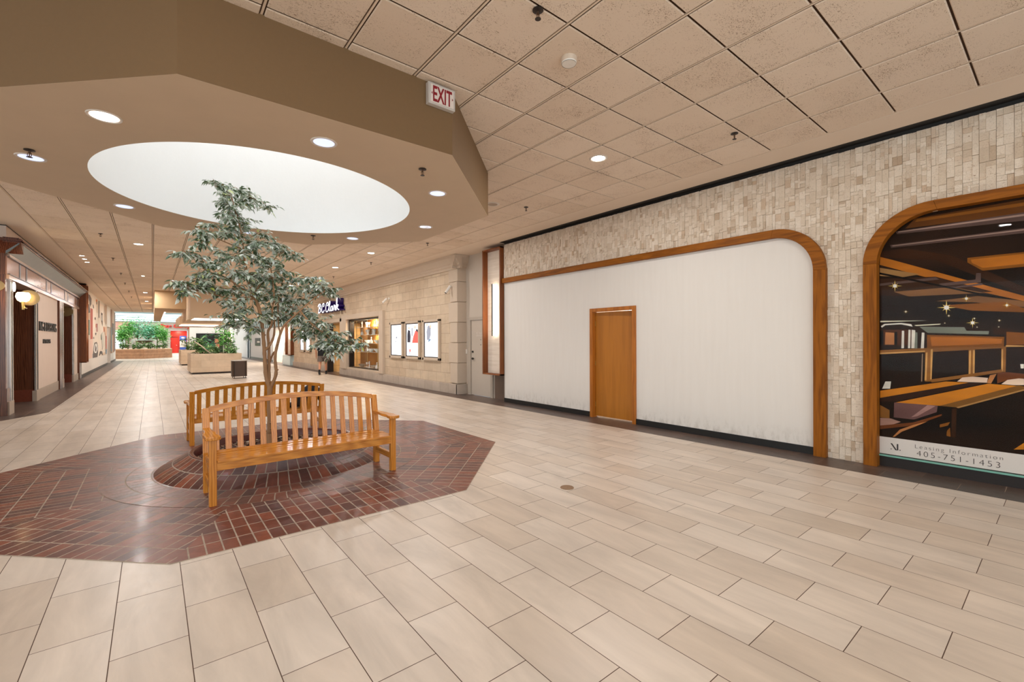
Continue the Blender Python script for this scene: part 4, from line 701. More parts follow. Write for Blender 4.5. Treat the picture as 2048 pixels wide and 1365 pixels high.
# entrance
b = MB(); b.box(6.9, 9.2, 22.6, 22.7, 0, 2.6); b.build('entry_return', TILE('amber_block', rgb(226, 186, 128), rgb(214, 170, 112), rgb(150, 110, 70), .52, .285, .004, .5, axes='XZ', rough=.7, var=.1), jw_, kind='structure')
b = MB(); b.box(6.91, 9.2, 20.5, 22.6, 2.40, 2.5); b.box(9.2, 9.3, 20, 22.7, 0, 2.5); b.build('entry_ceiling', P('dark_entry', rgb(70, 52, 38), .6), jw_, kind='structure')
area((7.9, 21.6, 2.38), .3, 30, (1, .78, .5))
b = MB(); b.box(XB-.06, XB+.26, 20.30, 20.66, .28, 2.52); b.box(XB-.06, XB+.1, 20.3, 22.7, 2.36, 2.52); b.build('entry_surround', lime_plain, jw_, kind='structure', bevel=.01)
b = MB(); b.box(XB-.05, XB+.22, 22.46, 22.60, 0, 2.36); b.build('entry_jamb', P('dark_jamb', rgb(30, 20, 14), .5), jw_, kind='structure')

# display window
dw = thing('window_2', (XB, 18, 0), kind='structure')
b = MB(); b.box(XB-.10, XB+.05, 15.75, 16.12, .28, 2.62); b.box(XB-.10, XB+.05, 19.74, 20.32, .28, 2.62); b.box(XB-.10, XB+.05, 16.12, 19.74, 2.42, 2.62)
b.box(XB-.05, XB+.05, 15.98, 19.95, .28, .36); b.build('stone_surround', lime_plain, dw, bevel=.012)
dk = P('dark_bronze_frame', rgb(34, 24, 18), .4)
b = MB(); b.box(XB+.05, XB+.25, 16.12, 16.18, .34, 2.42); b.box(XB+.05, XB+.25, 19.66, 19.74, .34, 2.42); b.box(XB+.05, XB+.25, 16.12, 19.74, 2.36, 2.42); b.box(XB+.05, XB+.25, 16.12, 19.74, .34, .39); b.build('window_frame', dk, dw)
b = MB(); b.box(XB+.14, XB+.15, 16.18, 19.66, .39, 2.36); b.build('pane', glass_m, dw)
amber = P('amber_backing', rgb(206, 140, 62), .6, var=.25, scale=2)
b = MB(); b.box(8.25, 8.3, 15.9, 23.3, 0, 2.55); b.box(6.92, 8.3, 15.85, 15.92, .3, 2.55); b.build('case_back', P('case_brown', rgb(120, 88, 56), .6, var=.2), dw)
b = MB(); b.box(6.92, 8.3, 15.9, 20.2, 2.5, 2.56); b.box(6.92, 8.3, 15.9, 20.2, .30, .34); b.build('case_deck', P('case_cream', rgb(190, 176, 158), .6), dw)
area((7.5, 17.6, 2.46), .35, 26, (1, .82, .56)); area((7.3, 19.0, 2.46), .2, 12, (1, .82, .56))
# etagere with a gold back standing in the window
et = thing('display_shelf', (7.3, 18.85, .34), 'glass shelf unit with amber back in the jewelry store window, filled with crystal', 'shelf unit')
b = MB(); b.box(7.62, 7.65, 17.45, 19.95, .34, 2.45); b.build('back_panel', amber, et)
for yy in (17.5, 19.9):
    for xx_ in (7.1, 7.58):
        b = MB(); b.tube([(xx_, yy, .34), (xx_, yy, 2.45)], .012, 6); b.build('post', P('brass', (.5, .35, .12), .35, .9), et)
SHZ = [.70, 1.03, 1.40, 1.76, 2.08]
for z in SHZ[1:]:
    b = MB(); b.box(7.08, 7.60, 17.48, 19.92, z-.012, z); b.build('glass_shelf', P('shelf_glass', rgb(210, 220, 214), .1, var=.02), et)
area((7.35, 18.9, 2.44), .5, 22, (1, .84, .6))
area((7.50, 18.7, 1.73), .35, 8, (1, .84, .6), rot=(0, 0, 0))
cry = P('cut_crystal', rgb(236, 234, 230), .08, var=.1, scale=40, bmp=.6, spec=1)
silver = P('polished_silver', (.8, .78, .72), .15, 1)
kinds = {
 'vase': [(.03, 0), (.05, .01), (.035, .06), (.055, .14), (.07, .22), (.062, .22), (.03, .1), (.001, .04)],
 'decanter': [(.05, 0), (.065, .03), (.06, .10), (.02, .15), (.018, .20), (.03, .22), (.001, .26)],
 'bowl': [(.04, 0), (.06, .01), (.13, .08), (.15, .13), (.14, .13), (.05, .03), (.001, .02)],
 'candlestick': [(.05, 0), (.055, .015), (.02, .04), (.03, .08), (.015, .12), (.03, .17), (.02, .24), (.035, .26), (.001, .27)],
 'goblet': [(.04, 0), (.035, .01), (.008, .03), (.008, .10), (.04, .15), (.045, .21), (.04, .21), (.001, .13)],
 'plate': [(.12, .01), (.13, .10), (.10, .20), (.02, .235), (.001, .02)]}
names = {'vase': 'crystal_vase', 'decanter': 'crystal_decanter', 'bowl': 'glass_bowl', 'candlestick': 'crystal_candlestick', 'goblet': 'crystal_goblet', 'plate': 'silver_plate'}
rows = [(2.08, ['candlestick', 'vase', 'goblet', 'decanter', 'vase', 'candlestick'], 'top shelf'), (1.76, ['decanter', 'goblet', 'vase', 'candlestick', 'vase', 'goblet', 'decanter'], 'second shelf'),
        (1.40, ['goblet', 'bowl', 'decanter', 'bowl', 'goblet'], 'third shelf'), (1.03, ['vase', 'plate', 'bowl', 'bowl', 'vase'], 'lowest shelf'), (.34, ['bowl', 'goblet', 'candlestick', 'bowl', 'decanter', 'bowl'], 'window floor')]
ordw = ['leftmost', 'second from left', 'third from left', 'fourth from left', 'fifth from left', 'sixth from left', 'rightmost']
for z, ks, rn in rows:
    for q, k in enumerate(ks):
        yv = 19.72-q*(2.1/max(1, len(ks)-1)); sc = 1.05
        cnt = len(ks); w_ = ordw[q] if q < cnt-1 else 'rightmost'
        nice = names[k].replace('_', ' ')
        b = MB(); pf = [(r*sc*(1.15 if z < .5 else 1), zz*sc) for r, zz in kinds[k]]; b.lathe(pf, 12, (7.28+.06*(q % 2), yv, z))
        o = b.build(names[k], silver if (k == 'plate' or (z < .5 and k == 'bowl')) else cry, smooth=True)
        tag(o, f'{nice}, {w_} of {cnt} on the jewelry window\'s {rn}', names[k].split('_')[1], 'crystal and silver pieces in the jewelry window')
b = MB(); b.obox((7.05, 16.75, .40), (.25, .35, .12), .3); o = b.build('gift_box', P('red_box', rgb(190, 60, 44), .5)); tag(o, 'red presentation box low at the right end of the jewelry window', 'box')

# lit poster frames
def poster(y0, y1, label, art):
    t = thing('lit_poster', (XB, (y0+y1)/2, .9), label, 'poster')
    z0, z1 = .90, 2.14
    b = MB(); b.box(XB-.07, XB, y1, y1+.09, z0, z1); b.box(XB-.07, XB, y0-.09, y0, z0, z1); b.box(XB-.07, XB, y1, y0, z0, z0+.08); b.box(XB-.07, XB, y1, y0, z1-.07, z1); b.build('stone_frame', lime_plain, t, bevel=.008)
    b = MB(); b.box(XB-.045, XB, y1+.09, y1+.12, z0+.08, z1-.07); b.box(XB-.045, XB, y0-.12, y0-.09, z0+.08, z1-.07); b.box(XB-.045, XB, y1+.12, y0-.12, z0+.08, z0+.11); b.box(XB-.045, XB, y1+.12, y0-.12, z1-.10, z1-.07); b.build('metal_frame', dk, t)
    ya, yb, za, zb = y0-.12, y1+.12, z0+.11, z1-.10
    b = MB(); b.box(XB-.03, XB, yb, ya, za, zb); pb = b.build('backlit_sheet', EM('backlit_white', (.93, .95, 1), 1.35), t)
    if art:
        b = MB(); W = ya-yb; H = zb-za; mats = [EM('ink_black', (.03, .03, .05), .5), EM('ink_red', (.75, .10, .08), .8), EM('ink_grey', (.25, .27, .33), .8), EM('ink_skin', (.75, .45, .33), .8), EM('ink_blue', (.12, .25, .40), .6), EM('ink_pale', (.70, .72, .78), .9)]
        for ci, P_ in art:
            b.cur = ci; b.add([(XB-.0305-.0002*ci, ya-u*W, za+v*H) for u, v in P_], [list(range(len(P_)))])
        b.build('poster_art', mats, pb, recalc=False)
    return t
def ell(u, v, a, c, k=12): return [(u+a*math.cos(2*PI*i/k), v+c*math.sin(2*PI*i/k)) for i in range(k)]
art2 = [(0, [(.05, .42), (.32, .42), (.34, .62), (.30, .80), (.10, .82), (.04, .65)]), (3, ell(.2, .88, .07, .045)), (2, [(.42, .62), (.52, .62), (.52, .88), (.42, .88)]), (1, [(.45, .40), (.98, .40), (.98, .72), (.75, .80), (.58, .62)]), (0, [(.75, .66), (.98, .64), (.98, .82), (.8, .84)]), (3, ell(.72, .9, .08, .05)), (1, ell(.28, .16, .06, .06)), (2, ell(.26, .08, .04, .03))]
art3 = [(2, [(.15, .50), (.32, .48), (.42, .60), (.44, .80), (.36, .93), (.22, .92), (.12, .75)]), (0, [(.30, .60), (.44, .62), (.46, .84), (.36, .90), (.28, .80)]), (3, ell(.44, .90, .07, .05)), (4, [(.28, .42), (.46, .50), (.40, .54), (.26, .47)]), (3, ell(.16, .95, .06, .04))]
art1 = [(5, [(.3, .62), (.7, .66), (.66, .70), (.4, .68)]), (2, ell(.5, .58, .09, .035)), (2, ell(.42, .45, .07, .02)), (5, [(0, 0), (.5, 0), (.2, .22), (0, .3)]), (5, ell(.3, .3, .05, .03))]
poster(15.21, 14.15, 'backlit white poster on the stone front, left one of the three beside the display window', art1)
poster(14.00, 12.92, 'backlit poster of people in black and red, middle of the three on the stone front', art2)
poster(12.72, 11.65, 'backlit poster with a dark figure on white, nearest the stone corner', art3)
poster(27.68, 26.75, 'backlit poster beyond the stone entrance, farther of the two there', art1)
poster(26.50, 25.50, 'backlit poster beyond the stone entrance, nearer to the doorway', art3)

# script sign on the stone front
sg = thing('store_sign', (6.5, 21.7, 3.1), 'blue and white script channel-letter sign reading BC Clark above the stone entrance', 'sign')
letf = EM('letter_face', (.93, .93, 1), 1.1); leth = P('letter_return', rgb(44, 20, 104), .4)
def stroke(pts):   # u to the right, v up, sign units -> wall; sweeps a flat letter face with deep returns
    return pts
def bez(*p, n=7):
    out = []
    for i in range(n+1):
        t = i/n; a = (1-t)**3; b_ = 3*t*(1-t)**2; c_ = 3*t*t*(1-t); d = t**3
        out.append((a*p[0][0]+b_*p[1][0]+c_*p[2][0]+d*p[3][0], a*p[0][1]+b_*p[1][1]+c_*p[2][1]+d*p[3][1]))
    return out
LET = {'letter_b': [bez((.28, .95), (.24, .6), (.2, .3), (.1, .0)), bez((.02, .72), (.1, 1.1), (.6, 1.1), (.5, .75))+bez((.5, .75), (.42, .55), (.3, .55), (.26, .53)), bez((.26, .53), (.7, .55), (.55, -.05), (.14, .03))],
 'letter_c': [bez((1.12, .78), (1.2, 1.08), (.8, 1.1), (.72, .5))+bez((.72, .5), (.66, -.12), (1.0, -.1), (1.16, .25)), bez((1.12, .78), (1.1, .6), (1.0, .6), (1.0, .72))],
 'letter_large_c': [bez((1.82, .80), (1.9, 1.1), (1.5, 1.1), (1.42, .5))+bez((1.42, .5), (1.36, -.12), (1.72, -.1), (1.9, .25)), bez((1.82, .80), (1.8, .6), (1.7, .6), (1.7, .72))],
 'letter_l': [bez((1.9, .25), (2.2, .75), (2.2, 1.15), (2.06, 1.05))+bez((2.06, 1.05), (1.95, .7), (1.9, .0), (2.14, .04))],
 'letter_a': [bez((2.52, .5), (2.2, .62), (2.12, .02), (2.36, .03))+bez((2.36, .03), (2.5, .1), (2.54, .4), (2.56, .52))+bez((2.56, .52), (2.5, .2), (2.5, .0), (2.66, .06))],
 'letter_r': [bez((2.66, .06), (2.76, .3), (2.78, .5), (2.82, .6))+bez((2.82, .6), (2.82, .5), (2.98, .55), (2.98, .46))+bez((2.98, .46), (2.9, .2), (2.9, .0), (3.04, .05))],
 'letter_k': [bez((3.04, .05), (3.2, .5), (3.36, 1.1), (3.26, 1.25))+bez((3.26, 1.25), (3.16, 1.2), (3.16, .4), (3.12, .0)), bez((3.14, .32), (3.3, .66), (3.5, .56), (3.38, .4))+bez((3.38, .4), (3.3, .3), (3.24, .32), (3.22, .3)), bez((3.22, .3), (3.34, .24), (3.36, .0), (3.56, .05))]}
for nm, strokes in LET.items():
    fc = MB(); rt = MB()
    for st in strokes:
        wd = .045
        A, Bp = [], []
        for i, (u, v) in enumerate(st):
            u0, v0 = st[max(i-1, 0)]; u1, v1 = st[min(i+1, len(st)-1)]
            d = Vector((u1-u0, v1-v0)); d = d.normalized() if d.length > 1e-6 else Vector((1, 0)); nx = Vector((-d.y, d.x))*wd
            for lst, sg_ in ((A, 1), (Bp, -1)):
                uu, vv = u+nx.x*sg_, v+nx.y*sg_
                lst.append((23.25-uu*.90, 2.86+vv*.44))
        fc.band([(6.38, *p) for p in A], [(6.38, *p) for p in Bp], (.006, 0, 0))
        rt.band([(6.386, *p) for p in A], [(6.386, *p) for p in Bp], (.26, 0, 0))
    o = fc.build(nm, letf, sg); rt.build('letter_return', leth, o)
# security cameras
def seccam(y, z, label, rz):
    t = thing('security_camera', (XB, y, z), label, 'security camera')
    b = MB(); b.tube([(XB, y, z), (XB-.03, y, z)], .045, 14); b.tube([(XB-.03, y, z), (XB-.09, y, z-.01)], .02, 8); b.build('mount', white_pl, t, smooth=True)
    d = Vector((-.35, rz, -.55)).normalized(); c0 = Vector((XB-.11, y, z-.02))
    b = MB(); b.tube([c0-d*.04, c0+d*.2], .038, 14); b.build('camera_body', white_pl, t, smooth=True)
    b = MB(); b.tube([c0+d*.2, c0+d*.212], .030, 12); b.build('lens', black_m, t)
seccam(10.98, 3.03, 'white bullet security camera pointing down near the corner of the stone front', .1)
seccam(15.35, 3.02, 'white security camera above the gap between display window and posters', .6)
# ------------------------------------------------------------------ left storefront
XL = -2.3
mahog = WOOD('mahogany_panel', rgb(64, 34, 22), rgb(112, 66, 42), 'Z', .22, .7)
mahogY = WOOD('mahogany_lying', rgb(66, 34, 24), rgb(112, 62, 44), 'Y', .22, .7)
frz = P('polished_frieze', rgb(172, 130, 112), .18, var=.14, scale=4, stretch=(1, 1, 2), spec=.8)
frz_l = P('polished_molding', rgb(200, 172, 154), .2, var=.06)
stone_b = P('storefront_base_stone', rgb(176, 160, 144), .5, var=.12, scale=8)
redbase = P('red_granite_base', rgb(118, 62, 46), .2, var=.2, scale=20)
pale = P('pale_fabric_panel', rgb(218, 200, 186), .8, var=.04, scale=3)
steel = P('satin_steel', (.72, .66, .6), .25, .9)
sf = thing('wall_storefront', (XL, 19, 0), kind='structure')
def sp(name, mt, *boxes, bevel=0):
    b = MB()
    for q in boxes: b.box(*q)
    return b.build(name, mt, sf, kind='structure', bevel=bevel)
sp('front_pillar', mahog, (-9, XL-.02, 13.53, 13.78, .55, 2.87), (-9, XL-.02, 13.50, 13.9, 2.87, 3.30), (-9, XL-.0, 13.50, 13.78, 0.0, .55))
sp('pillar_base', stone_b, (XL-.3, XL+.02, 13.60, 14.00, 0, .27), (XL-.06, XL+.02, 16.38, 16.75, 0, .27), (XL-.06, XL+.0, 16.75, 19.95, 0, .27), (XL-.06, XL+.02, 20.5, 20.95, 0, .27), (XL-.06, XL+.01, 23.3, 24.72, 0, .25))
sp('steel_strip', steel, (XL-.02, XL+.012, 13.79, 13.84, .27, 2.8), (XL-.02, XL+.012, 13.94, 14.0, .27, 2.8), (XL-.02, XL+.012, 16.38, 16.46, .27, 2.8), (XL-.02, XL+.012, 20.52, 20.62, .27, 2.8), (XL-.02, XL+.012, 20.82, 20.93, .27, 2.8), (XL-.02, XL+.012, 23.3, 23.42, .25, 2.8))
sp('black_reveal', black_m, (XL-.1, XL, 13.84, 13.94, .27, 2.5), (XL-.1, XL, 16.46, 16.74, .27, 2.5), (XL-.1, XL, 20.62, 20.82, .27, 2.5), (XL-.1, XL, 23.42, 23.6, .25, 2.5))
sp('entry_return', mahog, (-5.2, -2.76, 16.62, 16.8, .30, 2.87), (-2.74, XL-.02, 16.42, 16.8, .30, 2.87), (-5.2, -2.72, 23.32, 23.5, .3, 2.87), (-2.70, XL-.02, 23.22, 23.5, .3, 2.87), (-5.3, -5.2, 13.6, 23.5, 0, 2.87))
sp('red_base', redbase, (-5.2, -2.75, 16.60, 16.8, 0, .30), (-2.74, XL-.03, 16.40, 16.8, 0, .30), (-5.2, -2.7, 23.2, 23.5, 0, .3), (-2.70, XL-.03, 23.2, 23.5, 0, .3))
sp('sign_panel', pale, (XL-.06, XL-.02, 16.75, 19.93, .27, 2.80), (XL-.06, XL-.02, 23.6, 24.72, .25, 2.8))
sp('wood_pillar', mahog, (XL-.2, XL+.03, 19.95, 20.52, 0, 2.80), (XL-.2, XL+.04, 24.72, 25.05, 0, 2.80))
sp('architrave', frz_l, (XL-.3, XL+.02, 13.62, 25.1, 2.80, 2.885), (XL-.3, XL+.03, 13.62, 25.1, 3.25, 3.30))
sp('frieze', frz, (XL-.3, XL, 13.55, 25.1, 2.885, 3.25))
sp('frieze_post', P('frieze_groove', rgb(44, 18, 12), .3), *[(XL, XL+.006, y, y+.14, 2.90, 3.24) for y in (14.62, 15.3, 17.87, 18.62, 21.2, 21.95, 24.2, 24.6)])
sp('frieze_line', P('frieze_groove', rgb(44, 18, 12), .3), (XL, XL+.035, 13.6, 25.1, 3.235, 3.25), (XL, XL+.035, 13.6, 25.1, 2.885, 2.90))
b = MB(); b.prism([(XL, 13.45, 3.30), (XL+.02, 13.45, 3.30), (XL+.24, 13.25, 3.50), (XL+.24, 13.25, 3.53), (XL, 13.45, 3.53)], (0, 11.6, 0)); b.build('cornice_cove', P('cornice_cove', rgb(112, 116, 114), .3, var=.15, scale=5), sf, kind='structure')
b = MB(); b.box(XL, XL+.27, 13.22, 25.1, 3.53, 3.56); b.box(XL, XL+.25, 13.22, 25.1, 3.49, 3.51); b.box(XL, XL+.22, 13.22, 25.1, 3.575, 3.59); b.build('cornice_cap', mahogY, sf, kind='structure')
b = MB(); b.prism([(-9, 13.50, 3.30), (-9, 13.25, 3.52), (-9, 13.25, 3.58), (-9, 13.5, 3.58)], (9+XL+.24, 0, 0)); b.build('cornice_front', mahogY, sf, kind='structure')
sp('upper_wall', P('upper_paint', rgb(220, 200, 184), .7, var=.03), (-9, XL, 13.5, 25.1, 3.575, CEIL))
b = MB(); b.box(-9, XL+.004, 13.48, 25.1, CEIL-.02, CEIL); b.build('ceiling_line', black_m, sf, kind='structure')
sp('entry_soffit', P('entry_soffit', rgb(120, 100, 84), .6), (-5.2, XL-.3, 13.8, 16.4, 2.82, 2.87), (-5.2, XL-.3, 20.95, 23.2, 2.82, 2.87))
blk = P('brushed_letter', rgb(52, 48, 46), .35, var=.3, metal=.4)
sg = thing('wall_lettering', (XL, 18.3, 1.5), 'tall dark metal letters with a small line below on the pale left storefront panel', 'sign')
text('lettering', 'ING & LOEGUNG', blk, sg, (XL-.018, 18.28, 1.80), LW, .36, .02, sx=.98)
text('lettering', 'INTERIORS', blk, sg, (XL-.018, 18.05, 1.46), LW, .17, .012, sx=1.4)
lampg = EM('lamp_globe', (1, .80, .48), 5)
brass = P('brass', (.5, .35, .12), .35, .9)
disc_m = P('bronze_mirror_disc', rgb(150, 124, 84), .25, .5, var=.2, scale=6)
def facade_lamp(x, y, z, label, lit=True, f=False):
    t = thing('wall_lamp', (x, y, z), label, 'wall lamp')
    b = MB(); b.tube([(x+.05, y+.22, z), (x+.05, y+.20, z)], [.16, .16], 28) ; b.build('mirror_disc', disc_m, t)
    b = MB(); b.tube([(x+.02, y+.2, z-.22), (x+.02, y-.02, z-.22), (x, y, z-.16)], .012, 8); b.tube([(x, y, z-.26), (x, y, z-.09)], [.02, .03], 10); b.build('arm', brass, t)
    if lit:
        b = MB(); b.lathe([(.045, -.10), (.085, -.07), (.11, 0), (.10, .06), (.08, .09), (.001, .09)], 20, (x, y, z)); b.build('globe', lampg, t, smooth=True)
        area((x, y-.14, z), .1, 6, (1, .75, .45), rot=(PI/2, 0, 0))
facade_lamp(-2.05, 13.38, 2.42, 'glowing round globe wall lamp at the corner of the dark left storefront')
# lamps seen in the entries: mirror discs only
def disc_lamp(x, y, z, r, label):
    t = thing('wall_lamp', (x, y, z), label, 'wall lamp')
    b = MB(); b.add([(x+r*1.0*math.cos(a_*PI/14), y, z+r*.72*math.sin(a_*PI/14)) for a_ in range(28)]+[(x+r*math.cos(a_*PI/14), y-.03, z+r*.72*math.sin(a_*PI/14)) for a_ in range(28)],
          [list(range(28)), list(range(28, 56))]+[(i, (i+1) % 28, 28+(i+1) % 28, 28+i) for i in range(28)]); b.build('mirror_disc', disc_m, t)
    b = MB(); b.tube([(x, y-.03, z-.02), (x, y-.12, z-.02)], .02, 8); b.build('arm', brass, t)
disc_lamp(-2.53, 23.20, 2.62, .26, 'oval bronze wall lamp in the far entry of the dark left storefront')
disc_lamp(-2.50, 13.52, 2.64, .18, 'oval bronze wall lamp at the left edge, on the storefront pillar')
b = MB(); b.tube([(XL+.03, 13.90, 2.66), (XL+.05, 13.90, 2.66)], .10, 20); b.build('lamp_lens', EM('warm_lens', (1, .9, .75), 2), sf, kind='structure')

# mural wall
ml = thing('wall_left', (XL, 36, 0), kind='structure')
b = MB(); b.box(XL-.4, XL, 25.8, 39.6, 0, CEIL); b.box(XL-.4, XL, 42.6, 48, 0, CEIL); b.box(XL-.4, XL, 39.6, 42.6, 2.5, CEIL); b.box(XL-.35, XL-.3, 39.5, 42.7, 0, 2.5); b.box(XL-.8, XL-.3, 25.05, 25.85, 0, CEIL)
b.build('mural_wall', P('bright_white_paint', rgb(236, 230, 222), .6, var=.02), ml, kind='structure')
b = MB(); b.box(XL, XL+.015, 25.85, 39.6, 0, .13); b.box(XL, XL+.015, 42.6, 48, 0, .13); b.build('baseboard_3', P('grey_base', rgb(74, 70, 66), .5), kind='structure')
MC_ = {'mgreen': rgb(76, 110, 90), 'mred': rgb(196, 96, 78), 'mblush': rgb(240, 208, 192), 'mblue': rgb(112, 140, 160), 'mtan': rgb(222, 196, 168), 'mgrey': rgb(92, 82, 78), 'mcream': rgb(240, 228, 208), 'mwhite': rgb(236, 234, 228),
 'morange': rgb(214, 130, 88), 'mplum': rgb(170, 110, 110), 'mpeach': rgb(240, 196, 164), 'msage': rgb(206, 206, 194), 'mtan2': rgb(176, 132, 100), 'mslate': rgb(132, 140, 144), 'mred2': rgb(166, 92, 74), 'mgrey2': rgb(128, 110, 100)}
def mural(data, name, label, bgc, rect, org):
    t = thing(name, org, label, 'mural')
    b = MB(); b.box(XL+.001, XL+.008, *rect); b.build('canvas', P(name+'_ground', bgc, .6, var=.03), t)
    ks = sorted(set(k for k, _ in data)); b = MB()
    for q, (k, P_) in enumerate(data):
        b.cur = ks.index(k); b.add([(XL+.010+q*.0004, *p) for p in P_], [list(range(len(P_)))])
    b.build('painted_shapes', [P('paint_'+k, MC_[k], .6, var=.06) for k in ks], t, recalc=False)
mural(MURAL, 'wall_mural', 'large cream mural of grey, green, red and blush abstract shapes on the left wall', rgb(238, 226, 210), (28.1, 39.1, .7, 3.68), (XL, 33.5, .7))
mural(MURAL2, 'wall_mural', 'narrow tan and slate mural beyond the doorway on the left wall', rgb(196, 160, 130), (42.6, 47.6, .7, 3.7), (XL, 45, .7))

# ------------------------------------------------------------------ benches
def oak(axis): return WOOD('oak_bench_'+axis.lower(), rgb(170, 98, 24), rgb(222, 148, 58), axis, .22, 1.0, 1)
def bench():
    W = 1.80; D = .52     # local: x along, y=0 front, y=D back
    t = thing('bench', (0, 0, 0), 'x', 'bench')
    for sx in (0, 1):
        x0 = 0 if sx == 0 else W-.06; x1 = x0+.06
        b = MB(); b.box(x0, x1, .0, .055, 0, .60); b.build('leg', oak('Z'), t, bevel=.003, local=True)
        # back post, leaning above the seat
        pr_ = [(D-.06, 0), (D, 0), (D, .36), (D+.075, .825), (D+.025, .825), (D-.055, .40)]
        b = MB(); b.prism([(x0, p[0], p[1]) for p in pr_], (.06, 0, 0)); b.build('back_post', oak('Z'), t, bevel=.003, local=True)
        b = MB(); b.box(x0+.012, x1-.012, .05, D-.05, .135, .20); b.build('stretcher', oak('Y'), t, bevel=.002, local=True)
        b = MB(); b.box(x0+.012, x1-.012, .05, D-.05, .30, .375); b.build('side_rail', oak('Y'), t, bevel=.002, local=True)
        # scroll arm: narrow at the post, flaring to a rounded pad over the front leg
        s_ = -1 if sx == 0 else 1; cx = (x0+x1)/2
        prf = [(D+.03, .032), (D-.10, .032), (D-.20, .036), (.22, .048), (.14, .066), (.09, .062), (.05, .058), (.0, .062), (-.035, .058), (-.055, .035), (-.06, 0)]
        top = []; 
        L_ = [(cx-w_, y_) for y_, w_ in prf]; R_ = [(cx+w_, y_) for y_, w_ in prf[::-1][1:]]
        # scalloped inner edge
        if sx == 0: R_ = [(px+(.0 if not (.05 < py < .16) else -.022), py) for px, py in R_]
        else: L_ = [(px+(.0 if not (.05 < py < .16) else .022), py) for px, py in L_]
        outl = L_+R_
        b = MB(); b.prism([(p[0], p[1], .605) for p in outl], (0, 0, .032)); b.build('armrest', oak('Y'), t, bevel=.006, local=True)
    b = MB(); b.box(.055, W-.055, .005, .040, .315, .395); b.build('front_rail', oak('X'), t, bevel=.003, local=True)
    b = MB(); b.box(.055, W-.055, D-.045, D-.015, .33, .405); b.build('back_rail', oak('X'), t, bevel=.003, local=True)
    ys = [(-.012, .086), (.100, .178), (.192, .270), (.284, .362), (.376, .455)]
    for i, (a_, c_) in enumerate(ys):
        zc = .402-.012*math.sin(PI*(a_+.05)/.5)
        b = MB(); b.box(.0 if i not in (0,) else .062, W if i not in (0,) else W-.062, a_, c_, zc-.012, zc+.010) if i == 0 else b.box(.012 if i < 4 else .062, W-.012 if i < 4 else W-.062, a_, c_, zc-.012, zc+.010)
        b.build('seat_slat', oak('X'), t, bevel=.004, local=True)
    # arched top rail following the post lean
    def lean(z): return D-.04+(z-.40)*.16+.002
    def topz(x): u = (x-W/2)/(W/2); return .825+.095*(1-u*u)
    K = 28; A = []; B_ = []
    for i in range(K+1):
        x = .058+(W-.116)*i/K; zt = topz(x); hh = .055
        A.append((x, lean(zt)-.0, zt)); B_.append((x, lean(zt-hh), zt-hh))
    b = MB(); b.band(A, B_, (0, .034, 0)); b.build('top_rail', oak('X'), t, bevel=.003, local=True)
    ns = 16; gap = (W-.12)/ns
    for i in range(ns):
        xc = .06+gap*(i+.5); zt = topz(xc)-.045
        y0, y1 = lean(.40)+.006, lean(zt)+.006
        b = MB(); w_ = .0265
        vs = [(xc-w_, y0, .39), (xc+w_, y0, .39), (xc+w_, y0+.018, .39), (xc-w_, y0+.018, .39), (xc-w_, y1, zt), (xc+w_, y1, zt), (xc+w_, y1+.018, zt), (xc-w_, y1+.018, zt)]
        b.add(vs, [(0, 1, 2, 3), (4, 7, 6, 5), (0, 4, 5, 1), (1, 5, 6, 2), (2, 6, 7, 3), (3, 7, 4, 0)])
        b.build('back_slat', oak('Z'), t, bevel=.002, local=True)
    return t
b1 = bench(); b1.location = (.395, 4.855, .004); b1.rotation_euler.z = .018; b1['label'] = 'golden oak slat bench in front of the tree, seen from its seat side'
b2 = place(b1, (2.235, 8.42, .004), 'golden oak slat bench behind the tree, its slatted back towards the viewer', rz=PI+.018)
b2.scale = (1.02, 1, .945)

# dark jacket heaped on the far bench
jk = P('black_cloth', rgb(20, 20, 26), .7, var=.5, scale=20, bmp=.5)
t = thing('jacket', (2.0, 8.15, .39), 'black jacket heaped over the right end of the far bench', 'jacket')
rg = random.Random(5)
def blob(name, path, mt_, par, n=14):
    rings = []
    for (x, y, z, rx, ry) in path:
        rings.append([(x+rx*math.cos(2*PI*k/n)*(1+.14*math.sin(3*k+z*30)), y+ry*math.sin(2*PI*k/n)*(1+.14*math.cos(2*k+z*17)), z) for k in range(n)])
    b = MB(); b.loft(rings); o = b.build(name, mt_, par, smooth=True); 
    sd = o.modifiers.new('s', 'SUBSURF'); sd.levels = 1; sd.render_levels = 1; return o
blob('jacket_body', [(2.00, 8.2, .392, .10, .10), (2.00, 8.2, .41, .17, .16), (1.99, 8.18, .50, .17, .15), (2.04, 8.14, .60, .15, .11), (2.09, 8.12, .70, .11, .08), (2.12, 8.11, .77, .05, .04), (2.12, 8.11, .785, .01, .01)], jk, t)
b = MB(); b.tube([(2.06, 8.14, .70), (2.16, 8.2, .675), (2.24, 8.24, .63), (2.30, 8.25, .55), (2.32, 8.25, .46)], [.05, .065, .07, .065, .05], 12); b.build('sleeve', jk, t, smooth=True)
b = MB(); b.tube([(1.93, 8.2, .44), (1.84, 8.22, .425), (1.72, 8.24, .43), (1.66, 8.24, .42)], [.05, .045, .045, .03], 12); b.build('sleeve', jk, t, smooth=True)

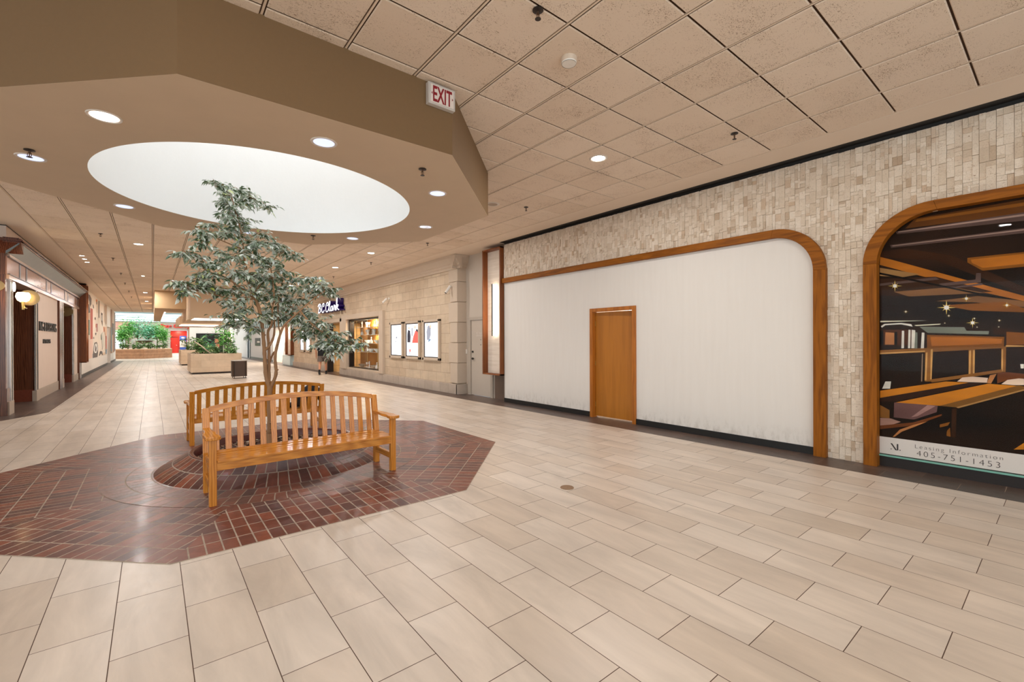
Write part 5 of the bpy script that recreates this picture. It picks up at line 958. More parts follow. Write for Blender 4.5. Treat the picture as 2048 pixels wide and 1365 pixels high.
# ------------------------------------------------------------------ ficus tree
tr = thing('ficus_tree', (1.12, 6.38, .1), 'tall slender weeping fig with grey-green leaves rising through the round light well', 'tree')
bark = P('ficus_bark', rgb(150, 112, 78), .8, var=.35, scale=14, bmp=.6, stretch=(1, 1, .3))
def smooth_path(p, k=5):
    p = [Vector(q) for q in p]; out = []
    for i in range(len(p)-1):
        a_, b_, c_, d_ = p[max(i-1, 0)], p[i], p[i+1], p[min(i+2, len(p)-1)]
        for j in range(k):
            t_ = j/k
            out.append(.5*((2*b_)+(c_-a_)*t_+(2*a_-5*b_+4*c_-d_)*t_*t_+(3*b_-a_-3*c_+d_)*t_**3))
    out.append(p[-1]); return out
allp = []
rg = random.Random(21)
bt = MB(); tb = MB()
for q, (pts_, r0, r1) in enumerate(BRANCHES):
    sp_ = smooth_path(pts_)
    if q == 0: sp_ = [Vector((sp_[-1 if False else 0].x, sp_[0].y, .09))]+[p for p in sp_ if p.z > .13]
    n_ = len(sp_); rr = [(r0+(r1-r0)*i/(n_-1))*(1+.10*math.sin(i*2.3+q)) for i in range(n_)]
    if q == 0: rr[0] = .06; rr[1] = .042
    (tb if q < 5 else bt).tube(sp_, rr, 12 if q < 5 else 8)
    for i, p in enumerate(sp_): allp.append((p, rr[i]))
    if q < 5:
        for _ in range(5):
            i = rg.randrange(2, n_-1); d = Vector((rg.uniform(-1, 1), rg.uniform(-1, 1), .4)).normalized()
            tb.tube([sp_[i], sp_[i]+d*(rr[i]+.015)], [.014, .008], 6)
tb.build('trunk', bark, tr, smooth=True)
lv = MB(); seen = allp[:]
def leaf(b, p, d, up, L, W_):
    d = d.normalized(); s_ = d.cross(up)
    if s_.length < 1e-3: s_ = Vector((1, 0, 0))
    s_.normalize(); nrm = s_.cross(d)
    fold = nrm*W_*.22
    a0 = p; a1 = p+d*L*.25; a2 = p+d*L*.58-nrm*L*.03; a3 = p+d*L-nrm*L*.16
    b.add([a0, a1+s_*W_*.42+fold*.8, a2+s_*W_*.44+fold*.7, a3, a2-s_*W_*.44+fold*.7, a1-s_*W_*.42+fold*.8, a1, a2],
          [(0, 6, 1), (1, 6, 7, 2), (2, 7, 3), (0, 5, 6), (5, 4, 7, 6), (4, 3, 7)])
for (x, y, z, rx, rz_) in CLUSTERS:
    c_ = Vector((x, y, z))
    near = min((q for q in seen if q[0].z < z+.10), key=lambda q: (q[0]-c_).length+.6*max(0, q[0].z-z))
    mid = near[0].lerp(c_, .5)+Vector((0, 0, .04))
    path = smooth_path([near[0], mid, c_], 4); bt.tube(path, [max(.003, min(near[1]*.6, .008)*(1-i/len(path)*.6)) for i in range(len(path))], 6)
    for p in path[1:]: seen.append((p, .006))
    ry = .5*(rx+rz_)*1.1
    vol = (rx*rz_)**.5
    nl = int(38+rx*rz_*6200)
    nt_ = max(3, nl//9)
    for k in range(nt_):
        u = Vector((rg.gauss(0, .5), rg.gauss(0, .5), rg.gauss(0, .5)))
        if u.length > 1: u.normalize()
        tip = c_+Vector((u.x*rx, u.y*ry, u.z*rz_))
        st = c_+(tip-c_)*.15; dirn = (tip-st+Vector((u.x, u.y, -.25))*.04)
        if dirn.length < 1e-3: continue
        dn = dirn.normalized(); Lt = .13
        bt.tube([tip-dn*Lt*.7, tip+dn*Lt*.5-Vector((0, 0, .015))], [.0018, .001], 4, cap=False)
        for j in range(nl//nt_):
            f = j/max(1, nl//nt_-1)
            p = tip-dn*Lt*.6+dn*Lt*1.1*f+Vector((rg.gauss(0, .006), rg.gauss(0, .006), rg.gauss(0, .006)))
            a_ = rg.choice((-1, 1))*rg.uniform(.5, 1.3); sd_ = Vector((-dn.y, dn.x, 0))
            if sd_.length < .05: sd_ = Vector((1, 0, 0))
            sd_.normalize()
            d = dn*math.cos(a_)+sd_*math.sin(a_)+Vector((rg.uniform(-.2, .2), rg.uniform(-.2, .2), rg.uniform(-.75, .0)))
            leaf(lv, p, d, Vector((rg.gauss(0, .35), rg.gauss(0, .35), 1)), rg.uniform(.058, .092), rg.uniform(.026, .038))
bt.build('branches', bark, tr, smooth=True)
def leafmat(name, stops, rough=.32, trans=.25):
    mt, n, l, bs = nt(name); gi = n.new('ShaderNodeNewGeometry').outputs['Random Per Island']
    col = ramp(n, l, gi, stops)
    l.new(col, bs.inputs['Base Color']); bs.inputs['Roughness'].default_value = rough; bs.inputs['Specular IOR Level'].default_value = .9
    tl = n.new('ShaderNodeBsdfTranslucent'); l.new(col, tl.inputs[0])
    ms = n.new('ShaderNodeMixShader'); ms.inputs[0].default_value = trans
    l.new(bs.outputs[0], ms.inputs[1]); l.new(tl.outputs[0], ms.inputs[2]); l.new(ms.outputs[0], n['Material Output'].inputs[0]); return mt
fic = leafmat('ficus_leaf', [(0, rgb(62, 86, 50)), (.3, rgb(112, 132, 100)), (.5, rgb(190, 204, 186)), (.8, rgb(232, 238, 228)), (.95, rgb(242, 245, 240)), (1, rgb(206, 218, 112))], .25, .3)  # near-white stops put the skylight's sheen into the leaf colour
lv.build('foliage', fic, tr, recalc=False)

# ------------------------------------------------------------------ exit sign
t = thing('exit_sign', (2.09, 3.64, 3.74), 'white exit sign with red letters on the side of the brown soffit', 'exit sign')
b = MB(); b.box(1.955, 2.235, 3.63, 3.682, 3.655, 3.85); b.build('housing', P('sign_housing', rgb(196, 188, 180), .4), t, bevel=.004)
b = MB(); b.box(1.975, 2.215, 3.626, 3.631, 3.672, 3.832); b.build('face_plate', P('sign_face', rgb(226, 214, 204), .4), t)
redl = P('exit_red', rgb(140, 22, 34), .4)
text('lettering', 'EXIT', redl, t, (2.095, 3.6245, 3.684), FW, .198, .001, sx=.50, off=.004)
b = MB(); b.prism([(1.982, 3.6235, 3.752), (1.992, 3.6235, 3.764), (1.992, 3.6235, 3.74)], (0, .003, 0)); b.prism([(2.208, 3.6235, 3.752), (2.198, 3.6235, 3.764), (2.198, 3.6235, 3.74)], (0, .003, 0)); b.build('arrow', redl, t)

# ------------------------------------------------------------------ ceiling fittings
def fitting(name, z, prof_trim, prof_lens, mtrim, mlens, label, cat, group):
    t = thing(name, (0, 0, z), label, cat, group)
    b = MB(); b.lathe(prof_trim, 32); b.build('trim_ring', mtrim, t, smooth=True, local=True)
    b = MB(); b.lathe(prof_lens, 32); b.build('lens', mlens, t, smooth=True, local=True)
    return t
dl_on = EM('downlight_lens', (1, .9, .78), 22)
trimw = P('light_trim', rgb(214, 202, 188), .4)
d0 = fitting('downlight', CEIL, [(.085, -.006), (.10, -.012), (.12, -.004), (.12, 0)], [(.001, -.008), (.085, -.006)], trimw, dl_on, 'x', 'downlight', 'round downlights in the tiled ceiling')
used = False
DL = [(4.55, 3.86, 'brightest round ceiling downlight, right of the soffit above the white wall'), (4.62, 11.83, 'ceiling downlight just past the soffit, towards the stone front'), (4.62, 14.86, 'second ceiling downlight past the soffit on the right'),
      (4.62, 17.76, 'third ceiling downlight past the soffit on the right, by the tree top'), (4.62, 20.8, 'fourth ceiling downlight past the soffit on the right'), (-.25, 14.19, 'nearest ceiling downlight on the left beyond the soffit'),
      (-.25, 20.96, 'ceiling downlight on the left, beyond the three small spots'), (-1.5, 17.02, 'small ceiling spot above the left storefront, nearest of three'), (-1.5, 17.67, 'small ceiling spot above the left storefront, middle of three'),
      (-1.5, 18.31, 'small ceiling spot above the left storefront, farthest of three'), (-.25, 28, 'far ceiling downlight left of the hanging beige box'), (-.25, 34, 'farthest ceiling downlight on the left, near the atrium')]
for x, y, lb in DL:
    o = d0 if not used else copy_tree(d0)
    o.location = (x, y, CEIL-.002); o['label'] = lb
    if 'small' in lb: o.scale = (.6, .6, 1)
    used = True
refl = P('reflector_cone', (.72, .76, .95), .12, .95, var=.2, scale=30)
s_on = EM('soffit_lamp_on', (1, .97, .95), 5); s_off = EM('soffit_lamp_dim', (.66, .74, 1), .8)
SL = ['bright white recessed soffit light, nearest and left of the light well', 'recessed soffit light nearest the front edge, above the light well', 'recessed soffit light right of the light well, near the exit sign corner', 'dark recessed soffit light at the right corner of the soffit',
      'recessed soffit light at the back right of the light well', 'recessed soffit light at the back, behind the tree top', 'recessed soffit light at the back left of the light well', 'recessed soffit light at the far left, behind a sprinkler']
for i, (x, y) in enumerate(SOF):
    t = thing('soffit_downlight', (x, y, SZ), SL[i], 'downlight', 'recessed lights around the light well')
    b = MB(); b.lathe([(.088, 0), (.095, -.006), (.108, -.008), (.112, 0)], 32, (x, y, SZ)); b.build('trim_ring', trimw, t, smooth=True)
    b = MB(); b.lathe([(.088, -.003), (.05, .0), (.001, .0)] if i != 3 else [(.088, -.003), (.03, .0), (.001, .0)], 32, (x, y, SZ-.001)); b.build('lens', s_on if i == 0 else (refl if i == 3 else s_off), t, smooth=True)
def sprinkler():
    t = thing('sprinkler', (0, 0, 0), 'x', 'sprinkler', 'fire sprinklers on the ceilings')
    b = MB(); b.lathe([(.001, 0), (.038, -.001), (.040, -.008), (.02, -.014), (.001, -.014)], 20); b.build('escutcheon', dark_metal, t, smooth=True, local=True)
    b = MB(); b.tube([(0, 0, -.01), (0, 0, -.035)], .009, 8); b.tube([(-.012, 0, -.03), (-.013, 0, -.055), (0, 0, -.066)], .003, 5); b.tube([(.012, 0, -.03), (.013, 0, -.055), (0, 0, -.066)], .003, 5); b.tube([(0, 0, -.034), (0, 0, -.064)], .004, 6); b.build('frame', P('bronze_head', rgb(120, 96, 78), .3, .8), t, local=True)
    b = MB(); b.lathe([(.001, -.066), (.022, -.067), (.022, -.069), (.001, -.069)], 16); b.build('deflector', dark_metal, t, local=True)
    return t
sp0 = sprinkler(); used = False
for x, y, z, lb in [(2.167, 2.392, CEIL, 'sprinkler at the top of the photo, nearest on the tiled ceiling'), (5.23, 2.422, CEIL, 'sprinkler on the tiled ceiling nearest the stone wall'), (5.2, 6.07, CEIL, 'sprinkler beyond the bright downlight, over the white wall'),
    (5.226, 9.785, CEIL, 'sprinkler on the tiled ceiling right of the soffit end'), (5.175, 13.26, CEIL, 'sprinkler over the corner of the stone front'), (5.208, 16.97, CEIL, 'sprinkler before the display window, beyond the two near downlights'),
    (-.874, 13.31, CEIL, 'nearest sprinkler on the left ceiling beyond the soffit'), (-.856, 16.98, CEIL, 'second sprinkler on the left ceiling beyond the soffit'), (-.83, 20.51, CEIL, 'third sprinkler on the left ceiling beyond the soffit'), (-.846, 23.9, CEIL, 'fourth sprinkler on the left ceiling beyond the soffit'), (-.84, 27.5, CEIL, 'fifth sprinkler on the left ceiling beyond the soffit'),
    (-.84, 31.0, CEIL, 'farthest sprinkler on the left ceiling, towards the atrium'), (-.872, 5.98, SZ, 'sprinkler under the soffit in front of its leftmost light'), (2.172, 4.168, SZ, 'sprinkler under the soffit near its right front corner'), (2.107, 7.93, SZ, 'sprinkler under the far side of the soffit')]:
    o = sp0 if not used else copy_tree(sp0); o.location = (x, y, z-.004 if z == CEIL else z); o['label'] = lb; used = True
t = thing('smoke_detector', (2.741, 2.64, CEIL), 'round white smoke detector on the tiled ceiling', 'smoke detector')
b = MB(); b.lathe([(.066, -.003), (.068, -.03), (.064, -.045)], 32, (2.741, 2.64, CEIL)); b.build('base', P('detector_cream', rgb(214, 196, 176), .5), t, smooth=True)
b = MB(); b.lathe([(.064, -.044), (.058, -.056), (.001, -.058)], 32, (2.741, 2.64, CEIL)); b.build('cover', white_pl, t, smooth=True)
b = MB(); b.lathe([(.06, -.0535), (.0605, -.0565)], 32, (2.741, 2.64, CEIL)); b.build('vent_slot', dark_metal, t)
t = thing('ceiling_speaker', (4.63, 6.3, CEIL), 'round perforated speaker grille on the ceiling beside the soffit end', 'speaker')
b = MB(); b.lathe([(.085, -.012), (.11, -.012), (.125, -.003)], 32, (4.63, 6.3, CEIL)); b.build('rim', trimw, t, smooth=True)
b = MB(); b.lathe([(.001, -.010), (.085, -.012)], 32, (4.63, 6.3, CEIL)); b.build('grille', P('speaker_grille', rgb(168, 146, 126), .6, var=.3, scale=80), t)
b = MB(); b.lathe([(.001, .006), (.066, .006), (.07, .001)], 28, (3.284, 3.209, 0)); o = b.build('floor_cleanout', P('worn_brass', rgb(150, 120, 92), .45, .4, var=.25, scale=60), smooth=True); tag(o, 'small round brass cleanout cover set in the pale floor tiles', 'drain cover')
# ------------------------------------------------------------------ far end of the mall
# hanging beige canopies
beige = P('canopy_beige', rgb(206, 180, 150), .7, var=.02, scale=2)
tan_ = P('canopy_tan', rgb(182, 150, 112), .7, var=.03)
b = MB(); b.box(1.28, 3.9, 23.5, 30.5, 2.50, CEIL-.004); o = b.build('ceiling_canopy', beige); tag(o, kind='structure')
b = MB(); b.box(1.42, 3.4, 23.56, 25.6, 2.488, 2.50); o = b.build('canopy_light', EM('canopy_glow', (1, .97, .93), 3)); tag(o, 'long white light strip under the near beige canopy', 'light strip')
b = MB(); b.box(1.28, 3.9, 33, 39, 2.50, 3.0); o = b.build('ceiling_canopy', beige); tag(o, kind='structure')
b = MB(); b.box(1.34, 3.2, 32.95, 35.5, 2.488, 2.50); o = b.build('canopy_light', EM('canopy_glow', (1, .97, .93), 3)); tag(o, 'white light strip under the farther beige canopy', 'light strip')
b = MB(); b.box(.10, 1.27, 26.5, 29.8, 3.05, CEIL-.004); b.box(.10, .5, 29.81, 44, 3.05, CEIL-.004); o = b.build('ceiling_canopy', tan_); tag(o, kind='structure')
b = MB(); b.box(.42, .62, 29.9, 42, 3.2, 3.3); b.build('canopy_light', EM('canopy_glow', (1, .97, .93), 3))
for ob in bpy.data.objects:
    if ob.name.startswith('canopy_light') and 'label' not in ob: tag(ob, 'white light slot running away beside the small tan box', 'light strip')
# atrium: glazed roof, back wall
b = MB(); b.box(-14, 14, 47, 74, 5.6, 5.7); b.build('window_5', EM('atrium_sky', (.95, .99, 1), 1.7), kind='structure')
b = MB()
for y in (49, 51.5, 54, 57, 60, 63.5, 67): b.box(-14, 14, y, y+.16, 4.75, 5.0)
for x in (-9, -4, 1, 6): b.box(x, x+.14, 47, 72, 5.0, 5.2)
b.build('trim_6', P('roof_beam', rgb(120, 140, 142), .5), kind='structure')
b = MB(); b.box(-14, 14, 46.9, 47.0, CEIL-.01, 5.7); b.box(-14, -13.9, 47, 74, 0, 5.7); b.box(13.9, 14, 47, 74, 0, 5.7)
b.build('wall_atrium', P('atrium_wall', rgb(226, 220, 212), .7), kind='structure')
wb = thing('wall_far', (0, 72, 0), kind='structure')
b = MB(); b.box(-14, -3.5, 72, 72.3, 0, 5.7); b.box(-2.6, 1.82, 72, 72.3, 0, 5.7); b.box(3.6, 14, 72, 72.3, 0, 5.7); b.box(-3.5, -2.6, 72, 72.3, 2.9, 5.7); b.box(1.82, 3.6, 72, 72.3, 2.9, 5.7)
b.build('far_wall', P('far_wall_grey', rgb(170, 160, 150), .7), wb, kind='structure')
b = MB(); b.box(-3.9, -2.2, 71.9, 72, 2.9, 4.3); b.build('brick_lintel', P('pink_brick', rgb(196, 150, 136), .7, var=.2), wb, kind='structure')
b = MB(); b.box(-3.6, -2.5, 72.2, 72.25, .1, 2.7); b.build('window_3', EM('window_daylight', (.88, .92, 1), 1.6), kind='structure')
fm_ = P('blue_grey_frame', rgb(120, 126, 150), .4)
b = MB(); b.box(-3.6, -2.5, 72.0, 72.1, 1.95, 2.05); b.box(-3.0, -2.92, 72.0, 72.1, 0, 1.95); b.box(-3.6, -2.5, 72.0, 72.1, .15, .25); b.box(-3.6, -2.5, 72.0, 72.1, 1.1, 1.14); b.build('trim_7', fm_, kind='structure')
b = MB(); b.box(-2.5, -2.1, 71.7, 71.95, 0, 2.9); b.build('trim_8', P('far_column', rgb(126, 108, 98), .6), kind='structure')
b = MB(); b.box(-3.5, 2.9, 71.88, 71.9, 3.98, 5.4); b.build('skylight_band', EM('skylight_band_glow', (.93, .98, 1), 1.0), kind='structure')  # added glowing band, stands in for the bright stripes of the roof glazing
b = MB()
for z in (3.94, 4.16, 4.42, 4.62, 4.95): b.box(-3.6, 3.0, 71.80, 71.88, z, z+.07)
b.build('trim_12', P('skylight_band_bar', rgb(120, 150, 156), .5), kind='structure')
# red shop
red = P('red_paint', rgb(206, 40, 22), .45, var=.06)
b = MB(); b.box(1.82, 3.6, 72.8, 72.9, 0, 2.9); b.build('trim_9', red, kind='structure')
dd = thing('door_3', (2.3, 72.7, 0), kind='structure')
b = MB(); b.box(1.9, 2.62, 72.7, 72.78, 0, 2.05); b.build('door_leaf', P('door_red', rgb(214, 44, 26), .4), dd)
b = MB(); b.box(1.86, 2.66, 72.66, 72.79, 2.05, 2.13); b.build('door_head', P('dark_red', rgb(110, 20, 14), .5), dd)
b = MB(); b.tube([(2.52, 72.68, 1.0), (2.44, 72.68, 1.0)], .03, 8); b.build('door_handle', chrome, dd)
t = thing('shop_poster', (3.15, 72.7, .4), 'blue and white poster on the red shop front at the far end', 'poster')
b = MB(); b.box(2.80, 3.5, 72.70, 72.72, .4, 2.22); b.build('sheet', P('poster_blue', rgb(64, 92, 170), .5), t)
b = MB(); b.cur = 0
b.add([(2.80, 72.695, .75), (3.5, 72.695, .75), (3.5, 72.695, 1.45), (3.2, 72.695, 1.75), (2.80, 72.695, 1.5)], [(0, 1, 2, 3, 4)])
b.add([(3.15+.2*math.cos(i*.52), 72.694, 1.98+.1*math.sin(i*.52)) for i in range(12)], [list(range(12))])
b.build('picture', P('poster_pale', rgb(226, 214, 206), .5), t, recalc=False)
t = thing('shop_sign', (2.5, 71.9, 3.3), 'red block-letter shop sign reading Shoe Gallery on the far wall', 'sign')
text('lettering', 'Shoe Gallery', P('sign_red', rgb(214, 40, 24), .4), t, (2.32, 71.9, 3.28), FW, .58, .06, off=.022)
b = MB(); b.box(3.75, 4.45, 71.2, 71.9, 0, 4.2); b.build('trim_10', tan_, kind='structure')
area((2.7, 72.35, 2.85), .5, 25, (1, .9, .8))
# dark shop front right of the red one
b = MB(); b.box(3.62, 8.0, 58, 58.3, 2.36, CEIL); b.box(6.2, 8.0, 58, 58.3, 0, 2.36); b.box(3.1, 3.62, 57.9, 58.4, 0, CEIL); b.box(8.0, 12, 58, 58.3, 0, CEIL); b.box(3.1, 12, 58, 58.3, CEIL, 5.5); b.build('wall_shops', P('shop_white', rgb(226, 220, 214), .7), kind='structure')
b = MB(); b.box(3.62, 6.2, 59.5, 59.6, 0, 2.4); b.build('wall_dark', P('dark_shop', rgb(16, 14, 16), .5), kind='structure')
for x, z, lb in ((5.4, 1.35, 'upper'), (5.45, .8, 'lower')):
    b = MB(); b.box(x, x+.35, 59.0, 59.4, z, z+.42); o = b.build('pink_box', P('salmon_box', rgb(216, 130, 104), .5)); tag(o, f'{lb} salmon box glowing inside the dark shop behind the planter', 'box')
# far pillar with a sconce, white wall, glass shop on the right side
b = MB(); b.box(6.45, 7.3, 57.2, 57.9, 0, CEIL); b.build('trim_11', P('shop_white', rgb(226, 220, 214), .7), kind='structure')
t = thing('wall_sconce', (6.84, 57.15, 1.5), 'glowing white sconce on the far white pillar', 'wall light')
b = MB(); b.box(6.55, 7.15, 57.12, 57.2, .6, 3.9); b.build('back_panel', cream, t)
b = MB(); b.tube([(6.86, 57.08, 1.55), (6.86, 57.08, 2.9)], .1, 12); b.build('light_tube', glow, t)
XR = 6.78
gw = thing('wall_glass_shop', (XR, 36, 0), kind='structure')
b = MB(); b.box(XR, XR+.2, 35.9, 45.3, 0, 2.5); b.box(XR, XR+.2, 29.3, 29.7, 0, CEIL); b.box(XR, XR+.2, 47.3, 58, 0, CEIL); b.build('white_shop_wall', P('cool_white', rgb(214, 214, 214), .6, var=.02), gw, kind='structure')
b = MB(); b.box(XR-.015, XR, 35.9, 45.3, 0, .16); b.build('grey_base', P('green_grey_base', rgb(130, 138, 132), .5), gw, kind='structure')
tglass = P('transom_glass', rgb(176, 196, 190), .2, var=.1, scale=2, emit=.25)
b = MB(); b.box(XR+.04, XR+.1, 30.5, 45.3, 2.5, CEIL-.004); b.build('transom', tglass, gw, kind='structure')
b = MB()
for i in range(22): b.box(XR, XR+.05, 30.8+i*.66, 30.85+i*.66, 2.5, CEIL-.004)
b.box(XR-.01, XR+.1, 30.5, 45.3, 2.47, 2.53)
for y in (45.35, 46.6): b.box(XR-.05, XR+.1, y, y+.12, 0, 3.7)
b.build('transom_bars', P('steel_grey', rgb(72, 78, 78), .4), gw, kind='structure')
b = MB(); b.box(XR+.05, XR+.06, 30.7, 35.9, 0, 2.47); b.build('shop_glass', glass_m, gw, kind='structure')
b = MB(); b.box(9.4, 9.5, 29.5, 37, 0, 2.6); b.box(XR+.2, 9.4, 35.9, 36, 0, 2.6); b.box(XR+.2, 9.4, 29.5, 29.6, 0, 2.6); b.box(XR+.2, 9.5, 29.5, 36, 2.55, 2.6); b.build('shop_inside', P('shop_inside', rgb(222, 214, 206), .7), gw, kind='structure')
area((8.0, 32.5, 2.5), .8, 120, (1, .92, .82)); area((8.0, 34.8, 2.5), .5, 60, (1, .92, .82))
t = thing('wall_picture', (XR, 41.8, 1.13), 'small black square picture on the white wall beyond the glass shop', 'picture')
b = MB(); b.box(XR-.03, XR, 40.75, 43.0, 1.12, 1.76); b.build('picture_board', P('picture_black', rgb(30, 34, 30), .4), t)
b = MB(); b.box(XR-.034, XR-.03, 40.8, 42.0, 1.38, 1.5); b.build('white_mark', white_pl, t)
b = MB(); b.box(XR-.034, XR-.03, 40.9, 42.8, 1.14, 1.28); b.build('green_band', P('dark_green', rgb(40, 70, 34), .5), t)
# mannequins and rack in the glass shop
def mannequin(x, y, col, label, h=1.7):
    t = thing('mannequin', (x, y, 0), label, 'mannequin')
    def el(z, rx, ry, cx=0): return [(x+cx+rx*math.cos(2*PI*k/14), y+ry*math.sin(2*PI*k/14), z*h/1.7) for k in range(14)]
    b = MB(); b.loft([el(.02, .30, .30), el(.5, .22, .22), el(.95, .16, .18), el(1.05, .12, .14), el(1.25, .14, .18), el(1.40, .13, .2), el(1.46, .06, .08)]); b.build('dress', P('dress_'+col[0], col[1], .7, var=.3, scale=8), t, smooth=True)
    b = MB(); b.loft([el(1.44, .05, .05), el(1.50, .045, .045), el(1.54, .06, .07), el(1.60, .085, .09), el(1.68, .08, .08), el(1.74, .03, .03)]); b.build('head', P('mannequin_skin', rgb(206, 176, 150), .5), t, smooth=True)
    b = MB(); b.loft([el(1.58, .095, .095, .01), el(1.66, .098, .1, .01), el(1.75, .06, .06), el(1.77, .01, .01)]); b.build('hair', P('mannequin_hair', rgb(160, 116, 60), .7), t, smooth=True)
    for s_ in (-1, 1):
        b = MB(); b.tube([(x, y+s_*.19, 1.36*h/1.7), (x-.04, y+s_*.24, 1.1*h/1.7), (x-.1, y+s_*.22, .86*h/1.7)], [.045, .035, .025], 8); b.build('arm', P('mannequin_skin', rgb(206, 176, 150), .5), t, smooth=True)
mannequin(7.3, 33.2, ('cream', rgb(212, 200, 182)), 'blond mannequin in a cream patterned dress in the glass shop')
mannequin(7.3, 34.2, ('white', rgb(238, 236, 232)), 'mannequin in a long white dress, deeper in the glass shop')
t = thing('clothes_rack', (7.4, 32.2, 0), 'metal clothes rack with hanging garments in the glass shop', 'clothes rack')
b = MB(); b.tube([(7.4, 31.9, 0), (7.4, 31.9, 1.45), (7.4, 32.6, 1.45), (7.4, 32.6, 0)], .02, 8); b.build('rail', chrome, t)
for i, c_ in enumerate([rgb(226, 170, 150), rgb(200, 150, 120), rgb(90, 84, 90), rgb(220, 200, 190)]):
    b = MB(); b.box(7.2, 7.6, 31.98+i*.15, 32.07+i*.15, .75, 1.4); b.build('garment', P(f'garment_cloth_{i}', c_, .8, var=.2), t, bevel=.02)
b = MB(); b.box(XR-.25, XR, 29.75, 31.7, 0, .62); o = b.build('display_plinth', P('frosted_plinth', rgb(206, 224, 226), .3, var=.15, scale=10), bevel=.02); tag(o, 'pale frosted plinth below the far walnut sconce at the glass shop', 'plinth')

# ------------------------------------------------------------------ planters
trav = TILE('travertine_cladding', rgb(222, 200, 174), rgb(212, 188, 160), rgb(196, 172, 146), .61, .31, .003, .5, axes='XZ', rough=.5, var=.10, gb=.2)
plantL = leafmat('bright_leaf', [(0, rgb(50, 120, 40)), (.5, rgb(104, 188, 84)), (.85, rgb(160, 220, 124)), (1, rgb(214, 240, 180))], .4, .3)
plantD = leafmat('dark_leaf', [(0, rgb(34, 74, 32)), (.5, rgb(84, 134, 62)), (.85, rgb(150, 184, 112)), (1, rgb(224, 230, 196))], .4, .25)
plantT = leafmat('teal_leaf', [(0, rgb(44, 130, 96)), (.5, rgb(110, 200, 156)), (1, rgb(196, 240, 220))], .35, .3)
def planter_box(x0, x1, y0, y1, h, label):
    t = thing('planter_box', ((x0+x1)/2, (y0+y1)/2, 0), label, 'planter')
    b = MB(); b.box(x0+.06, x1-.06, y0+.06, y1-.06, 0, .08); b.build('recessed_base', dark_metal, t)
    b = MB(); tw = .1; b.box(x0, x1, y0, y0+tw, .08, h); b.box(x0, x1, y1-tw, y1, .08, h); b.box(x0, x0+tw, y0+tw, y1-tw, .08, h); b.box(x1-tw, x1, y0+tw, y1-tw, .08, h); b.build('box_wall', trav, t, bevel=.006)
    b = MB(); b.box(x0+tw, x1-tw, y0+tw, y1-tw, .3, h-.1); b.build('soil', mul, t)
    return t
planter_box(1.36, 3.35, 24.9, 27.4, .93, 'nearer pale stone planter box with leafy shrubs, behind the trash bin')
planter_box(1.39, 3.3, 34.6, 37.5, .95, 'farther pale stone planter box, partly behind the nearer one')
def shrub(x, y, z, r, h, mt_, label, n=260, seed=1, L=.14, group=None, stem=True, name='potted_shrub', broad=.4):
    t = thing(name, (x, y, z), label, 'plant', group); rg = random.Random(seed); lf_ = MB(); st = MB()
    ns = max(4, int(n/28))
    for k in range(ns):
        a_ = rg.random()*2*PI; rr = r*math.sqrt(rg.random()); top = Vector((x+rr*math.cos(a_), y+rr*math.sin(a_), z+h*rg.uniform(.45, 1)))
        bse = Vector((x+rr*.25*math.cos(a_), y+rr*.25*math.sin(a_), z-.05)); md = bse.lerp(top, .6)+Vector((0, 0, h*.1))
        if stem: st.tube([bse, md, top], [.012, .008, .004], 5)
        for j in range(n//ns):
            f = rg.uniform(.3, 1.05); p = bse.lerp(top, f)+Vector((rg.gauss(0, r*.16), rg.gauss(0, r*.16), rg.gauss(0, h*.07)))
            d = Vector((rg.gauss(0, 1), rg.gauss(0, 1), rg.uniform(-.4, .7)))
            leaf(lf_, p, d, Vector((rg.gauss(0, .4), rg.gauss(0, .4), 1)), L*rg.uniform(.7, 1.3), L*broad*rg.uniform(.8, 1.2))
    if stem: st.build('stem', P('green_stem', rgb(90, 100, 60), .7), t)
    lf_.build('foliage', mt_, t, recalc=False)
for i, (x, y, r, h, m_, lb, n_, L_) in enumerate([
    (2.75, 25.6, .45, 1.75, plantL, 'tallest bright green shrub in the nearer stone planter', 420, .17),
    (1.75, 25.5, .35, .85, plantD, 'shrub with broad pale leaves at the left end of the nearer planter', 200, .22),
    (2.3, 25.3, .4, .5, plantD, 'low leafy plant in the middle of the nearer planter', 240, .14),
    (2.95, 25.2, .35, .45, plantD, 'low spreading plant at the right end of the nearer planter', 220, .15),
    (3.2, 26.2, .3, .8, plantL, 'shrub with one long side shoot at the right of the nearer planter', 120, .16),
    (2.2, 26.4, .4, 1.0, plantT, 'blue-green shrub at the back of the nearer planter', 220, .16),
    (2.0, 35.6, .5, .9, plantD, 'loose shrub in the farther stone planter', 260, .2)]):
    shrub(x, y, .83, r, h, m_, lb, n_, i+3, L_, 'plants in the stone planters')
# driftwood
b = MB(); b.tube([(1.5, 25.1, 1.5), (1.75, 25.1, 1.3), (2.1, 25.2, .95), (2.3, 25.3, .85)], [.02, .03, .04, .05], 7); o = b.build('bare_branch', P('pale_wood', rgb(196, 178, 154), .7)); tag(o, 'pale bare branch leaning in the nearer stone planter', 'branch')
